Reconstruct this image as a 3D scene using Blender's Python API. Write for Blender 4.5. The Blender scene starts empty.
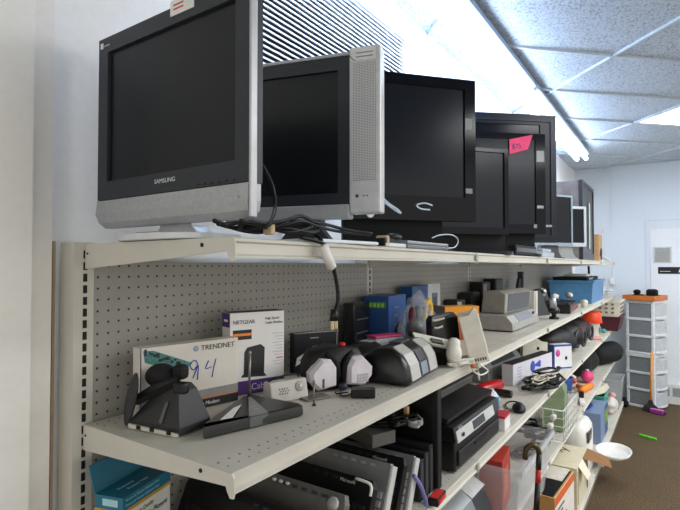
import bpy, bmesh, math, random
from mathutils import Vector, Matrix, Euler
random.seed(7)
SC = bpy.context.scene
COL = SC.collection
PI = math.pi
# ------------------------------------------------------------------ camera, world, exposure
F, YAW, PIT = 496.3, math.radians(34.17), math.radians(1.2667)
CAM = Vector((-.5846, -1.0734, 1.69))
FW = Vector((math.cos(PIT)*math.cos(YAW), math.cos(PIT)*math.sin(YAW), math.sin(PIT)))
RT = Vector((math.sin(YAW), -math.cos(YAW), 0)); UP = RT.cross(FW)
cd = bpy.data.cameras.new('camera'); cam = bpy.data.objects.new('camera', cd); COL.objects.link(cam)
cd.sensor_width = 36; cd.lens = F*36/680; cd.clip_start = .02
M3 = Matrix((RT, UP, -FW)).transposed(); cam.matrix_world = Matrix.Translation(CAM) @ M3.to_4x4()
SC.camera = cam
w = bpy.data.worlds.new('world'); SC.world = w; w.use_nodes = True
w.node_tree.nodes['Background'].inputs[0].default_value = (1, .975, .93, 1)
w.node_tree.nodes['Background'].inputs[1].default_value = .68
vs = SC.view_settings; vs.view_transform = 'Standard'; vs.look = 'None'; vs.gamma = 1; vs.exposure = 0.78
vs.use_curve_mapping = False
TUBE_POWER, PANEL_POWER = 16, 9

# ------------------------------------------------------------------ measuring: a picture point on a known plane
def ray(px, py): return FW + RT*((px-340)/F) - UP*((py-255)/F)
def G(px, py, z): d = ray(px, py); return CAM + d*((z-CAM.z)/d.z)
def GY(px, py, y): d = ray(px, py); return CAM + d*((y-CAM.y)/d.y)
def GX(px, py, x): d = ray(px, py); return CAM + d*((x-CAM.x)/d.x)
def GD(px, py, t): return CAM + ray(px, py)*t
TOP, MID, THIRD, FOURTH, DECK = 1.739, 1.346, .975, .59, .11

# ------------------------------------------------------------------ materials
def lin(h):
    if not isinstance(h, str): return tuple(h)
    c = [int(h[i:i+2], 16)/255 for i in (0, 2, 4)]
    return tuple((x/12.92 if x <= .04045 else ((x+.055)/1.055)**2.4) for x in c)
_m = {}
def mat(h, rough=.5, metal=0, var=.08, scale=30, bump=0, alpha=1, trans=0, emit=0, coat=0, spec=.5):
    key = (h, rough, metal, var, scale, bump, alpha, trans, emit, coat, spec)
    if key in _m: return _m[key]
    m = bpy.data.materials.new('surface_'+str(h)); m.use_nodes = True; _m[key] = m
    nt = m.node_tree; b = nt.nodes['Principled BSDF']; c = lin(h)
    tc = nt.nodes.new('ShaderNodeTexCoord'); n = nt.nodes.new('ShaderNodeTexNoise')
    n.inputs['Scale'].default_value = scale; n.inputs['Detail'].default_value = 4
    nt.links.new(tc.outputs['Object'], n.inputs['Vector'])
    r = nt.nodes.new('ShaderNodeValToRGB')
    r.color_ramp.elements[0].position = .3; r.color_ramp.elements[1].position = .7
    r.color_ramp.elements[0].color = tuple(x*(1-var) for x in c)+(1,)
    r.color_ramp.elements[1].color = tuple(min(1, x*(1+var)) for x in c)+(1,)
    nt.links.new(n.outputs['Fac'], r.inputs[0]); nt.links.new(r.outputs[0], b.inputs['Base Color'])
    b.inputs['Roughness'].default_value = rough; b.inputs['Metallic'].default_value = metal
    b.inputs['Alpha'].default_value = alpha; b.inputs['Transmission Weight'].default_value = trans
    b.inputs['Coat Weight'].default_value = coat; b.inputs['Specular IOR Level'].default_value = spec
    if emit:
        b.inputs['Emission Color'].default_value = c+(1,); b.inputs['Emission Strength'].default_value = emit
    if bump:
        bp = nt.nodes.new('ShaderNodeBump'); bp.inputs['Strength'].default_value = bump; bp.inputs['Distance'].default_value = .002
        nt.links.new(n.outputs['Fac'], bp.inputs['Height']); nt.links.new(bp.outputs[0], b.inputs['Normal'])
    return m
def holes(h, ax, ay, off, bands=None, r=.0028, pitch=.0254, rough=.45):
    """painted steel punched with a square grid of holes; ax, ay: the two object axes"""
    m = bpy.data.materials.new('punched_steel'); m.use_nodes = True; nt = m.node_tree; L = nt.links.new
    b = nt.nodes['Principled BSDF']; b.inputs['Roughness'].default_value = rough
    tc = nt.nodes.new('ShaderNodeTexCoord'); s = nt.nodes.new('ShaderNodeSeparateXYZ'); L(tc.outputs['Object'], s.inputs[0])
    def mth(op, a, bb=None):
        n = nt.nodes.new('ShaderNodeMath'); n.operation = op
        for i, v in enumerate((a, bb)):
            if v is None: continue
            if isinstance(v, (int, float)): n.inputs[i].default_value = v
            else: L(v, n.inputs[i])
        return n.outputs[0]
    d = []
    for a, o in ((ax, off[0]), (ay, off[1])):
        v = mth('DIVIDE', mth('ADD', s.outputs[a], -o+pitch/2), pitch)
        v = mth('SUBTRACT', mth('FRACT', v), .5); d.append(mth('POWER', mth('ABSOLUTE', v), 2))
    fac = mth('LESS_THAN', mth('SQRT', mth('ADD', d[0], d[1])), r/pitch)
    if bands:
        inb = None
        for lo, hi in bands:
            q = mth('MULTIPLY', mth('GREATER_THAN', s.outputs[ay], lo), mth('LESS_THAN', s.outputs[ay], hi))
            inb = q if inb is None else mth('MAXIMUM', inb, q)
        fac = mth('MULTIPLY', fac, inb)
    no = nt.nodes.new('ShaderNodeTexNoise'); no.inputs['Scale'].default_value = 9; no.inputs['Detail'].default_value = 5
    L(tc.outputs['Object'], no.inputs['Vector'])
    c = lin(h); rp = nt.nodes.new('ShaderNodeValToRGB'); L(no.outputs['Fac'], rp.inputs[0])
    rp.color_ramp.elements[0].position = .3; rp.color_ramp.elements[1].position = .7
    rp.color_ramp.elements[0].color = tuple(x*.93 for x in c)+(1,); rp.color_ramp.elements[1].color = tuple(x*1.04 for x in c)+(1,)
    mx = nt.nodes.new('ShaderNodeMix'); mx.data_type = 'RGBA'; L(fac, mx.inputs[0]); L(rp.outputs[0], mx.inputs[6])
    mx.inputs[7].default_value = (.02, .02, .02, 1); L(mx.outputs[2], b.inputs['Base Color'])
    return m
STEEL = 'cdc9bd'
steel = mat(STEEL, .42, 0, .04, 12)
white = mat('e8e8e4', .45); offw = mat('d9d6cb', .5); black = mat('121214', .42, spec=.35); dblack = mat('08090b', .6, spec=.22); gloss = mat('060912', .12, spec=.22)
grey = mat('77787a', .5); dgrey = mat('37383b', .5); silver = mat('b9bbbd', .35, .35); lgrey = mat('a9aaab', .5)
screen = mat('0a0e16', .22, spec=.25); screen2 = mat('080d18', .16, spec=.25); rubber = mat('0d0d0e', .55); chrome = mat('d0d0d0', .15, 1)
paper = mat('eceae4', .7, var=.03); card = mat('a88660', .8, var=.12); red = mat('c02026', .45); cable_b = mat('0b0b0d', .45, spec=.3)
cable_w = mat('dcd9cf', .5); navy = mat('1c2f4f', .6); orange = mat('f0891e', .5); ink = mat('202226', .6)

# ------------------------------------------------------------------ mesh helper
class MB:
    def __init__(s): s.b = bmesh.new()
    def _fin(s, vs_, m, smooth=False):
        if m is not None: bmesh.ops.transform(s.b, matrix=m, verts=vs_)
        return s
    def box(s, x0, x1, y0, y1, z0, z1, bev=0, m=None, seg=2):
        t = bmesh.new(); bmesh.ops.create_cube(t, size=1)
        for v in t.verts: v.co = Vector(((x0+x1)/2+v.co.x*(x1-x0), (y0+y1)/2+v.co.y*(y1-y0), (z0+z1)/2+v.co.z*(z1-z0)))
        if bev:
            bev = min(bev, .45*min(abs(x1-x0), abs(y1-y0), abs(z1-z0)))
            bmesh.ops.bevel(t, geom=t.edges[:], offset=bev, segments=seg, affect='EDGES', profile=.5)
        return s._add(t, m)
    def _add(s, t, m=None, smooth=False):
        if m is not None: bmesh.ops.transform(t, matrix=m, verts=t.verts[:])
        bmesh.ops.recalc_face_normals(t, faces=t.faces[:])
        for f in t.faces: f.smooth = smooth
        me = bpy.data.meshes.new('t'); t.to_mesh(me); t.free(); s.b.from_mesh(me); bpy.data.meshes.remove(me); return s
    def prism(s, pts, axis, a, b, bev=0, m=None, smooth=False):
        """polygon in the plane across `axis`; x: (y,z), y: (x,z), z: (x,y)"""
        t = bmesh.new()
        mk = {'x': lambda p, q: (q, p[0], p[1]), 'y': lambda p, q: (p[0], q, p[1]), 'z': lambda p, q: (p[0], p[1], q)}[axis]
        lo = [t.verts.new(mk(p, a)) for p in pts]; hi = [t.verts.new(mk(p, b)) for p in pts]; n = len(pts)
        t.faces.new(lo); t.faces.new(hi)
        for i in range(n): t.faces.new((lo[i], lo[(i+1) % n], hi[(i+1) % n], hi[i]))
        if bev: bmesh.ops.bevel(t, geom=t.edges[:], offset=bev, segments=2, affect='EDGES', profile=.5)
        return s._add(t, m, smooth)
    def tube(s, pts, r, n=8, sub=4, closed=False, rr=None):
        P = [Vector(p) for p in pts]
        if sub > 1 and len(P) > 2:
            Q = []
            for i in range(len(P)-1):
                a = P[max(i-1, 0)]; b = P[i]; c = P[i+1]; d = P[min(i+2, len(P)-1)]
                for k in range(sub):
                    u = k/sub; Q.append(.5*((2*b)+(c-a)*u+(2*a-5*b+4*c-d)*u*u+(3*b-a-3*c+d)*u**3))
            Q.append(P[-1]); P = Q
        t = bmesh.new(); rings = []; nrm = None
        for i, p in enumerate(P):
            d = (P[min(i+1, len(P)-1)]-P[max(i-1, 0)])
            if d.length < 1e-9: d = Vector((0, 0, 1))
            d.normalize()
            if nrm is None: nrm = d.orthogonal().normalized()
            nrm = (nrm-d*nrm.dot(d))
            nrm = nrm.normalized() if nrm.length > 1e-6 else d.orthogonal().normalized()
            bi = d.cross(nrm); q = r if rr is None else r+(rr-r)*i/(len(P)-1)
            rings.append([t.verts.new(p+(nrm*math.cos(2*PI*k/n)+bi*math.sin(2*PI*k/n))*q) for k in range(n)])
        for a, b in zip(rings, rings[1:]):
            for k in range(n): t.faces.new((a[k], a[(k+1) % n], b[(k+1) % n], b[k]))
        t.faces.new(rings[0]); t.faces.new(rings[-1])
        return s._add(t, None, True)
    def cyl(s, a, b, r, n=20, r2=None): return s.tube([a, b], r, n, 1, rr=r2)
    def lathe(s, prof, c=(0, 0, 0), n=24, m=None):
        t = bmesh.new(); rings = []
        for r, z in prof:
            rings.append([t.verts.new((c[0]+max(r, 1e-4)*math.cos(2*PI*k/n), c[1]+max(r, 1e-4)*math.sin(2*PI*k/n), c[2]+z)) for k in range(n)])
        for a, b in zip(rings, rings[1:]):
            for k in range(n): t.faces.new((a[k], a[(k+1) % n], b[(k+1) % n], b[k]))
        t.faces.new(rings[0]); t.faces.new(rings[-1])
        return s._add(t, m, True)
    def ell(s, c, rx, ry, rz, u=16, v=12, m=None, f=None):
        t = bmesh.new(); bmesh.ops.create_uvsphere(t, u_segments=u, v_segments=v, radius=1)
        for q in t.verts:
            if f: q.co = Vector(f(q.co))
            q.co = Vector((c[0]+q.co.x*rx, c[1]+q.co.y*ry, c[2]+q.co.z*rz))
        return s._add(t, m, True)
    def loft(s, secs, m=None, smooth=False, cap=True):
        """secs: rings of points with the same count"""
        t = bmesh.new(); R = [[t.verts.new(p) for p in sec] for sec in secs]; n = len(R[0])
        for a, b in zip(R, R[1:]):
            for k in range(n): t.faces.new((a[k], a[(k+1) % n], b[(k+1) % n], b[k]))
        if cap: t.faces.new(R[0]); t.faces.new(R[-1])
        return s._add(t, m, smooth)
    def build(s, name, m, parent=None, loc=None, rot=None):
        me = bpy.data.meshes.new(name); s.b.to_mesh(me); s.b.free()
        me.materials.append(m); o = bpy.data.objects.new(name, me); COL.objects.link(o)
        if parent is not None: o.parent = parent
        if loc is not None: o.location = loc
        if rot is not None: o.rotation_euler = rot
        return o
def tag(o, label=None, cat=None, group=None, kind=None):
    for k, v in (('label', label), ('category', cat), ('group', group), ('kind', kind)):
        if v: o[k] = v
    return o
def T(name, label, cat, loc, rz=0, group=None, rot=None):
    o = bpy.data.objects.new(name, None); COL.objects.link(o); o.location = loc; o.empty_display_size = .02
    o.rotation_euler = rot if rot else (0, 0, rz); return tag(o, label, cat, group)
def ST(name, mb, m): return tag(mb.build(name, m), kind='structure')
def B(*a, **k): return MB().box(*a, **k)
def dup(o, parent=None, loc=None, rz=None, label=None):
    c = o.copy(); COL.objects.link(c)
    if parent is not None: c.parent = parent
    for ch in list(o.children): dup(ch, c)
    if loc is not None: c.location = loc
    if rz is not None: c.rotation_euler = (0, 0, rz)
    if label: c['label'] = label
    return c
def text(s, size, loc, rot, m, parent, name='lettering', align='LEFT', sx=1, ext=.0002, shear=0):
    cu = bpy.data.curves.new(name, 'FONT'); cu.body = s; cu.size = size; cu.align_x = align; cu.extrude = ext; cu.shear = shear
    o = bpy.data.objects.new(name, cu); me = bpy.data.meshes.new_from_object(o); bpy.data.objects.remove(o); bpy.data.curves.remove(cu)
    me.materials.append(m); o = bpy.data.objects.new(name, me); COL.objects.link(o); o.parent = parent
    o.location = loc; o.rotation_euler = rot; o.scale = (sx, 1, 1); return o
FRONT = (PI/2, 0, 0); LEFTF = (PI/2, 0, -PI/2)
def span(A, Bp, z):
    """two picture points on the level z -> midpoint, turn, width (front edge of a thing standing there)"""
    a = G(*A, z); b = G(*Bp, z); d = b-a
    return (a+b)/2, math.atan2(d.y, d.x), d.length
def facing(L, R, H):
    """upright panel of true height H from the heights of its two sides in the picture -> right foot, direction, z"""
    (xl, tl, bl), (xr, tr, br) = L, R
    a = GD(xl, bl, F*H/(bl-tl)); b = GD(xr, br, F*H/(br-tr)); d = (b-a); d.z = 0
    return a, b, d.normalized()

# ================================================================== SETTING
def carpet():
    m = bpy.data.materials.new('brown_carpet'); m.use_nodes = True; nt = m.node_tree; L = nt.links.new; b = nt.nodes['Principled BSDF']
    tc = nt.nodes.new('ShaderNodeTexCoord'); n = nt.nodes.new('ShaderNodeTexNoise'); n.inputs['Scale'].default_value = 90; n.inputs['Detail'].default_value = 6
    n2 = nt.nodes.new('ShaderNodeTexNoise'); n2.inputs['Scale'].default_value = 4
    L(tc.outputs['Object'], n.inputs['Vector']); L(tc.outputs['Object'], n2.inputs['Vector'])
    r = nt.nodes.new('ShaderNodeValToRGB'); e = r.color_ramp.elements; e[0].position = .32; e[1].position = .68
    e[0].color = lin('35281c')+(1,); e[1].color = lin('77603f')+(1,)
    mx = nt.nodes.new('ShaderNodeMix'); mx.data_type = 'RGBA'; mx.blend_type = 'MULTIPLY'; mx.inputs[0].default_value = .35
    L(n.outputs['Fac'], r.inputs[0]); L(r.outputs[0], mx.inputs[6]); L(n2.outputs['Fac'], mx.inputs[7]); L(mx.outputs[2], b.inputs['Base Color'])
    b.inputs['Roughness'].default_value = .95
    bp = nt.nodes.new('ShaderNodeBump'); bp.inputs['Distance'].default_value = .006; L(n.outputs['Fac'], bp.inputs['Height']); L(bp.outputs[0], b.inputs['Normal'])
    return m
def tilemat():
    m = bpy.data.materials.new('ceiling_tile'); m.use_nodes = True; nt = m.node_tree; L = nt.links.new; b = nt.nodes['Principled BSDF']
    tc = nt.nodes.new('ShaderNodeTexCoord'); n = nt.nodes.new('ShaderNodeTexNoise'); n.inputs['Scale'].default_value = 85; n.inputs['Detail'].default_value = 5
    L(tc.outputs['Object'], n.inputs['Vector']); r = nt.nodes.new('ShaderNodeValToRGB'); e = r.color_ramp.elements
    e[0].position = .36; e[1].position = .5; e[0].color = lin('8f9ba6')+(1,); e[1].color = lin('c6d0d9')+(1,)
    L(n.outputs['Fac'], r.inputs[0]); L(r.outputs[0], b.inputs['Base Color']); b.inputs['Roughness'].default_value = .9
    return m
CZ = 2.98; XW = 6.8
ST('floor', B(-3, XW+.1, -5, .17, -.1, 0), carpet())
ST('ceiling', B(-3, XW+.1, -5, .17, CZ+.012, CZ+.1), tilemat())
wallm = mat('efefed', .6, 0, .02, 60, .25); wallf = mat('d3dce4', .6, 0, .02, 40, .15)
ST('wall_left', B(-3, XW+.1, .07, .17, 0, CZ+.05), wallm)
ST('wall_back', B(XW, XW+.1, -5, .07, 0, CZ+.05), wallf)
ST('trim_1', B(-3, GY(52, 250, .045).x, .045, .07, 0, CZ), mat('ece9e2', .55, 0, .02, 50, .3))
ST('trim_2', B(-3, GY(32, 250, .02).x, .02, .045, 0, CZ), mat('f1efe9', .55, 0, .02, 50, .3))
ST('trim_3', B(GY(52.5, 250, .065).x, GY(55, 250, .065).x, .062, .0695, 0, 1.745), mat('b39c84', .8))
# ceiling grid of T bars set at 45 degrees to the wall, laid as one lattice
gb = MB(); q = math.sqrt(.5)
def bar(p, d, l, wd=.014):
    a = math.atan2(d[1], d[0]); m = Matrix.Translation((p[0], p[1], CZ)) @ Matrix.Rotation(a, 4, 'Z')
    gb.box(-l, l, -wd/2, wd/2, -.004, .012, 0, m)
SUM0, SUMS, DIF0, DIFS = 2.10, .862, 3.63, 1.724
def inside(p): return -3 < p[0] < XW and -5 < p[1] < .07
def clipbar(p, d):
    ts = []
    for i in range(-1200, 1200):
        t = i*.01; u = (p[0]+d[0]*t, p[1]+d[1]*t)
        if inside(u): ts.append(t)
    if len(ts) < 3: return
    c = (ts[0]+ts[-1])/2; bar((p[0]+d[0]*c, p[1]+d[1]*c), d, (ts[-1]-ts[0])/2)
for k in range(-12, 8): s_ = SUM0+k*SUMS; clipbar((s_/2, s_/2), (q, -q))
for k in range(-4, 6): d_ = DIF0+k*DIFS; clipbar((d_/2, -d_/2), (q, q))
tag(gb.build('ceiling_grid', mat('c2ccd4', .5)), kind='structure')
# lay-in light panels in the ceiling
def cell(i, j):  # centre of grid cell
    s_ = SUM0+(i+.5)*SUMS; d_ = DIF0+(j+.5)*DIFS; return ((s_+d_)/2, (s_-d_)/2)
def troffer(i, j, label):
    x, y = cell(i, j); t = T('ceiling_light', label, 'ceiling light', (x, y, CZ), PI/4, 'lay-in light panels in the ceiling')
    hw, hh = DIFS*q/2-.012, SUMS*q/2-.012
    fr = MB()
    for a in ((-hh, -hh+.02, -hw, hw), (hh-.02, hh, -hw, hw), (-hh, hh, -hw, -hw+.02), (-hh, hh, hw-.02, hw)): fr.box(*a, -.002, .01)
    fr.build('frame', white, t); B(-hh+.02, hh-.02, -hw+.02, hw-.02, .002, .008).build('diffuser', mat('fbfdff', .5, emit=PANEL_POWER), t)
troffer(1, 1, 'lit rectangular ceiling light panel over the aisle at the right')
for i, j in ((-2, 1), (-5, 1), (-3, 0), (-6, 0), (-1, 2), (-3, 2)): troffer(i, j, 'added fill light panel in the ceiling over the shop floor, unseen beyond the frame')  # unseen panels added to fill light from the shop side

# strip lights on the ceiling above the shelves
def strip(x0, x1, label):
    t = T('strip_light', label, 'fluorescent light', (x0, -.215, CZ), 0, 'fluorescent strip lights above the shelves'); l = x1-x0
    MB().prism([(-.06, 0), (.06, 0), (.075, -.055), (.05, -.075), (-.05, -.075), (-.075, -.055)], 'x', 0, l).build('housing', mat('9fb0c4', .4), t)
    for y in (-.045, .045):
        tb = MB().cyl((.02, y, -.105), (l-.02, y, -.105), .019, 14).build('tube', mat('cfe2ff', .4, emit=TUBE_POWER), t)
        for a in (.005, l-.02): B(a, a+.015, y-.016, y+.016, -.125, -.075, .003).build('socket', white, t)
strip(3.0, 5.45, 'lit twin tube strip light farther along the wall, ending before the far wall')
strip(.53, 2.98, 'lit twin tube strip light overhead near the slatted vent')

# big slatted vent high on the wall
vt = T('wall_vent', 'large white slatted vent high on the wall behind the televisions', 'vent', (0, .07, 0))
def vz(px, py): return GY(px, py, .05)
vx1 = vz(402.6, 50).x; vx0 = vz(222, 0).x; vtop = vz(402.6, 38.8).z; vbot = 2.12
f = MB()
f.box(vx0, vx1, -.035, 0, vtop-.012, vtop); f.box(vx0, vx1, -.035, 0, vbot, vbot+.012); f.box(vx0, vx0+.012, -.035, 0, vbot, vtop); f.box(vx1-.006, vx1, -.035, 0, vbot, vtop)
f.build('frame', white, vt)
B(vx0+.01, vx1-.006, -.004, -.001, vbot+.01, vtop-.01).build('backing', mat('10141f', .8), vt)
sl = MB(); z = vbot+.02
while z < vtop-.014:
    sl.prism([(-.028, z), (-.026, z+.007), (-.014, z+.0085), (-.014, z+.006)], 'x', vx0+.012, vx1-.006); z += .0195
tag(sl.build('slats', mat('f2f4f6', .5), vt))

# far wall: door outline, vent, sign, baseboard grille, seam
def fx(px, py): return GX(px, py, XW)
o = T('wall_grille', 'small grey square grille high on the far door', 'grille', (XW, 0, 0))
a, b = fx(653, 247), fx(672, 263)
g = MB(); 
g.box(-.022, -.012, b.y, a.y, b.z, a.z, .003); g.build('frame', mat('c6c8c4', .5), o)
g = MB(); n = 14
for i in range(n):
    zz = b.z+.02+(a.z-b.z-.04)*i/(n-1); g.box(-.027, -.02, b.y+.02, a.y-.02, zz-.003, zz+.003)
g.build('louvres', mat('8b8d8a', .6), o)
ST('door_1', MB().box(XW-.012, XW-.001, -1.75, fx(651, 300).y, .03, fx(651, 229).z, .003), mat('dfe4e8', .5, 0, .02))
d1 = fx(651, 300).y
ST('trim_4', MB().box(XW-.006, XW-.0005, d1+.05, d1+.056, .25, fx(651, 222).z+.02).box(XW-.006, XW-.0005, -1.9, d1+.056, fx(651, 222).z+.014, fx(651, 222).z+.02), mat('c3c9ce', .5))
sg = fx(658, 267); sg2 = fx(690, 274)
o = T('door_sign', 'long black sign with small white marks on the far door', 'sign', (XW-.012, (sg.y+sg2.y)/2, (sg.z+sg2.z)/2))
hy, hz = abs(sg.y-sg2.y)/2, (sg.z-sg2.z)/2
B(-.006, 0, -hy, hy, -hz, hz, .002).build('plate', black, o)
mk = MB(); mk.box(-.0075, -.006, hy-.13, hy-.02, -.014, -.009); mk.prism([(hy-.21, -.022), (hy-.225, .02), (hy-.24, .02), (hy-.228, -.022)], 'x', -.0075, -.006); mk.prism([(hy-.26, -.022), (hy-.285, .018), (hy-.30, .018), (hy-.275, -.022)], 'x', -.0075, -.006)
mk.build('marking', white, o)
ST('trim_5', MB().box(XW-.004, XW-.0005, -.364, -.36, 2.16, CZ), mat('c3c9ce', .5))
hy0 = -.62
o = T('baseboard_grille', 'white low louvred heater grille along the foot of the far wall', 'heater', (XW, 0, 0))
B(-.05, -.012, -1.9, hy0, .0, .24, .004).build('casing', mat('d3d5d4', .5), o)
g = MB()
for i in range(7):
    y1 = hy0-.03-i*.18
    g.box(-.054, -.05, y1-.15, y1, .095, .20)
g.build('opening', mat('8d9296', .6), o)
# charger cord hanging on the far wall
p0, p1, p2, p3 = fx(604, 257), fx(612, 262), fx(613.5, 272), fx(612.5, 280)

# ================================================================== SHELVING
SEC = 1.219; D = .458; NS = 5
shelving = T('store_shelving', 'long beige steel gondola shelving with pegboard back, five levels, running along the wall', 'shelving', (0, 0, 0))
peg = holes('a09e96', 0, 2, (.032, 1.69))  # same paint as the shelves, darkened to carry the shade beneath them
shelfm = holes(STEEL, 0, 1, (.02, -.025), bands=((-.432, -.385), (-.06, -.01)))
shelfm2 = holes(STEEL, 0, 1, (.02, -.025), bands=((-.53, -.485), (-.06, -.01)))
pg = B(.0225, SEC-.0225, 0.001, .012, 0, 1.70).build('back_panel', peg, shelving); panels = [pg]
def upright():
    u = MB(); u.box(-.013, .013, .0, .012, 0, 1.742); u.box(-.022, -.013, 0, .058, 0, 1.742); u.box(.013, .022, 0, .058, 0, 1.742)
    o = u.build('upright', steel, shelving)
    s = MB(); z = .03
    while z < 1.72:
        s.box(-.002, .0065, -.0012, 0, z, z+.0175); z += .0254
    s.build('slots', mat('0e0e10', .7), o)
    return o
up = upright()
for k in range(1, NS+1): c = dup(up, shelving); c.location = (k*SEC, 0, 0)
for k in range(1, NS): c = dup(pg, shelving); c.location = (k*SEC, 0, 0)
def shelf(z, D, mat_, lip=.034, br=True):
    t = MB(); t.box(.004, SEC-.004, -D, -.004, -.003, 0)
    t.prism([(-D, 0), (-D-.003, -.002), (-D-.003, -.007), (-D+.003, -.010), (-D+.003, -lip+.006), (-D-.004, -lip+.002), (-D-.004, -lip-.001), (-D+.008, -lip), (-D+.008, -.003)], 'x', .004, SEC-.004)
    o = t.build('shelf', mat_, shelving); o.location = (0, 0, z)
    if br:
        for x in (.001, SEC-.004):
            b = MB(); b.prism([(-.002, -.0005), (-D-.002, -.0005), (-D-.0065, -.008), (-D-.0075, -.03), (-D-.005, -.041), (-D+.003, -.042), (-D+.010, -.032), (-D+.013, -.024), (-D+.04, -.026), (-.16, -.045), (-.002, -.0552)], 'x', x, x+.003)
            bo = b.build('bracket', steel, o)
            if x < .1:
                MB().cyl((-.0008, -D+.075, -.012), (.0015, -D+.075, -.012), .0038, 12).cyl((-.0008, -.012, -.022), (.0015, -.012, -.022), .0022, 10).build('hole', mat('0e0e10', .7), bo)
        j = B(SEC-.012, SEC+.012, -D-.006, -D+.002, -lip+.001, -.012, .001).build('joint_clip', mat('a8a69c', .4), o)
    return o
for z in (TOP, MID, THIRD, FOURTH):
    s0 = shelf(z, D, shelfm)
    for k in range(1, NS): c = dup(s0, shelving); c.location = (k*SEC, 0, z)
s0 = shelf(DECK, .537, shelfm2, .03, False)
for k in range(1, NS): c = dup(s0, shelving); c.location = (k*SEC, 0, DECK)
kick = B(0, SEC*NS, -.525, -.515, 0, .08).build('kick_plate', mat('8f8c82', .5), shelving)
#OBJECTS
# ================================================================== TELEVISIONS ON THE TOP SHELF
def bezel(W, H, l, r, t, b, dep=.03, z0=0, rec=.006):
    """front frame of a screen: outside W x H standing at z0, front face at y=0"""
    m = MB(); x0, x1 = -W/2, W/2
    m.prism([(x0, z0), (x1, z0), (x1, z0+b), (x0, z0+b)], 'y', 0, dep); m.box(x0, x1, 0, dep, z0+H-t, z0+H)
    m.box(x0, x0+l, 0, dep, z0+b, z0+H-t); m.box(x1-r, x1, 0, dep, z0+b, z0+H-t)
    bmesh.ops.remove_doubles(m.b, verts=m.b.verts[:], dist=1e-5); return m
def glass(W, H, l, r, t, b, z0=0, rec=.007): return B(-W/2+l, W/2-r, rec, rec+.006, z0+b, z0+H-t)
def backshell(W, H, z0, y0, dep, ins=.04):
    def ring(i, y): return [(-W/2+i, y, z0+i), (W/2-i, y, z0+i), (W/2-i, y, z0+H-i), (-W/2+i, y, z0+H-i)]
    return MB().loft([ring(0, y0), ring(.004, y0+dep*.3), ring(ins, y0+dep*.75), ring(ins*1.3, y0+dep)])
# 1 grey and silver screen at the near end
a_, b_, e_ = facing((97, 38, 228), (257, -36, 218), .425)
W = .470; H = .425; z0 = .034
t = T('television', 'grey flat television with silver lower speaker band, nearest on the top shelf', 'television', (.03, -.467+W/2, TOP), -PI/2, None)
tv1 = t
bf = mat('33363b', .42, spec=.3); sv = mat('b4b6b8', .4, .3)
m = bezel(W, H-.062, .036, .034, .034, .040, .034, z0+.062)
m.build('bezel', bf, t)
glass(W, H-.062, .036, .034, .034, .040, z0+.062).build('screen', mat('15181c', .32, spec=.3), t)
MB().loft([[(x, y, z) for x, y, z in ((-W/2+i, yy, z0+k), (W/2-i, yy, z0+k), (W/2-i, yy2, z0+k), (-W/2+i, yy2, z0+k))] for i, k, yy, yy2 in ((.012, 0, .012, .028), (.003, .012, .002, .03), (0, .03, -.004, .03), (0, .06, -.001, .03))]).build('speaker_band', mat('aeb0b2', .45, .3, .1, 200), t)
B(W/2, W/2+.005, -.001, .016, z0+.0, z0+H+.002, .002).build('side_trim', sv, t)
backshell(W-.03, H-.03, z0+.02, .034, .05).build('back_cover', black, t)
text('SAMSUNG', .0125, (-.028, -.0005, z0+.081), FRONT, mat('d8dadc', .4), t, sx=1.15)
B(-W/2+.02, -W/2+.042, -.0007, 0, z0+H-.0195, z0+H-.0165).build('small_print', mat('a9abad', .4), t)
B(-W/2+.008, -W/2+.018, -.001, 0, z0+H-.022, z0+H-.010).build('sticker', paper, t)
kn = MB()
for i in range(6): kn.box(.095+i*.019, .105+i*.019, -.003, .0, z0+.0665, z0+.069)
kn.build('buttons', dgrey, t)
B(W/2-.026, W/2-.020, -.006, -.003, z0+.033, z0+.039).build('logo_plate', silver, t)
B(W/2-.215, W/2-.145, -.0012, 0, z0+H-.018, z0+H+.012).build('price_sticker', paper, t)
for i in range(2): B(W/2-.205, W/2-.175, -.0016, -.0012, z0+H-.008+i*.008, z0+H-.005+i*.008).build('sticker_print', red, t)
def foot(t, w1, d1, cx, y0, m, name='stand_base', h=.012):
    MB().prism([(cx+w1/2*math.copysign(abs(math.cos(u))**.8, math.cos(u)), y0+d1/2*math.copysign(abs(math.sin(u))**.8, math.sin(u))) for u in [2*PI*k/28 for k in range(28)]], 'z', 0, h, .002).build(name, m, t)
foot(t, .27, .19, .0, .04, mat('d5d8da', .35, .1))
MB().loft([[(-.05-i, .03, k), (.05+i, .03, k), (.05+i, .07, k), (-.05-i, .07, k)] for i, k in ((.02, .012), (0, .03), (0, .06))]).build('neck', silver, t)
o = T('power_adapter', 'small black adapter block behind the foot of the nearest television', 'adapter', (.15, -.05, TOP)); B(-.03, .03, -.05, .05, 0, .03, .004).build('body', black, o)
o.children[0].name = 'housing'
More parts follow.
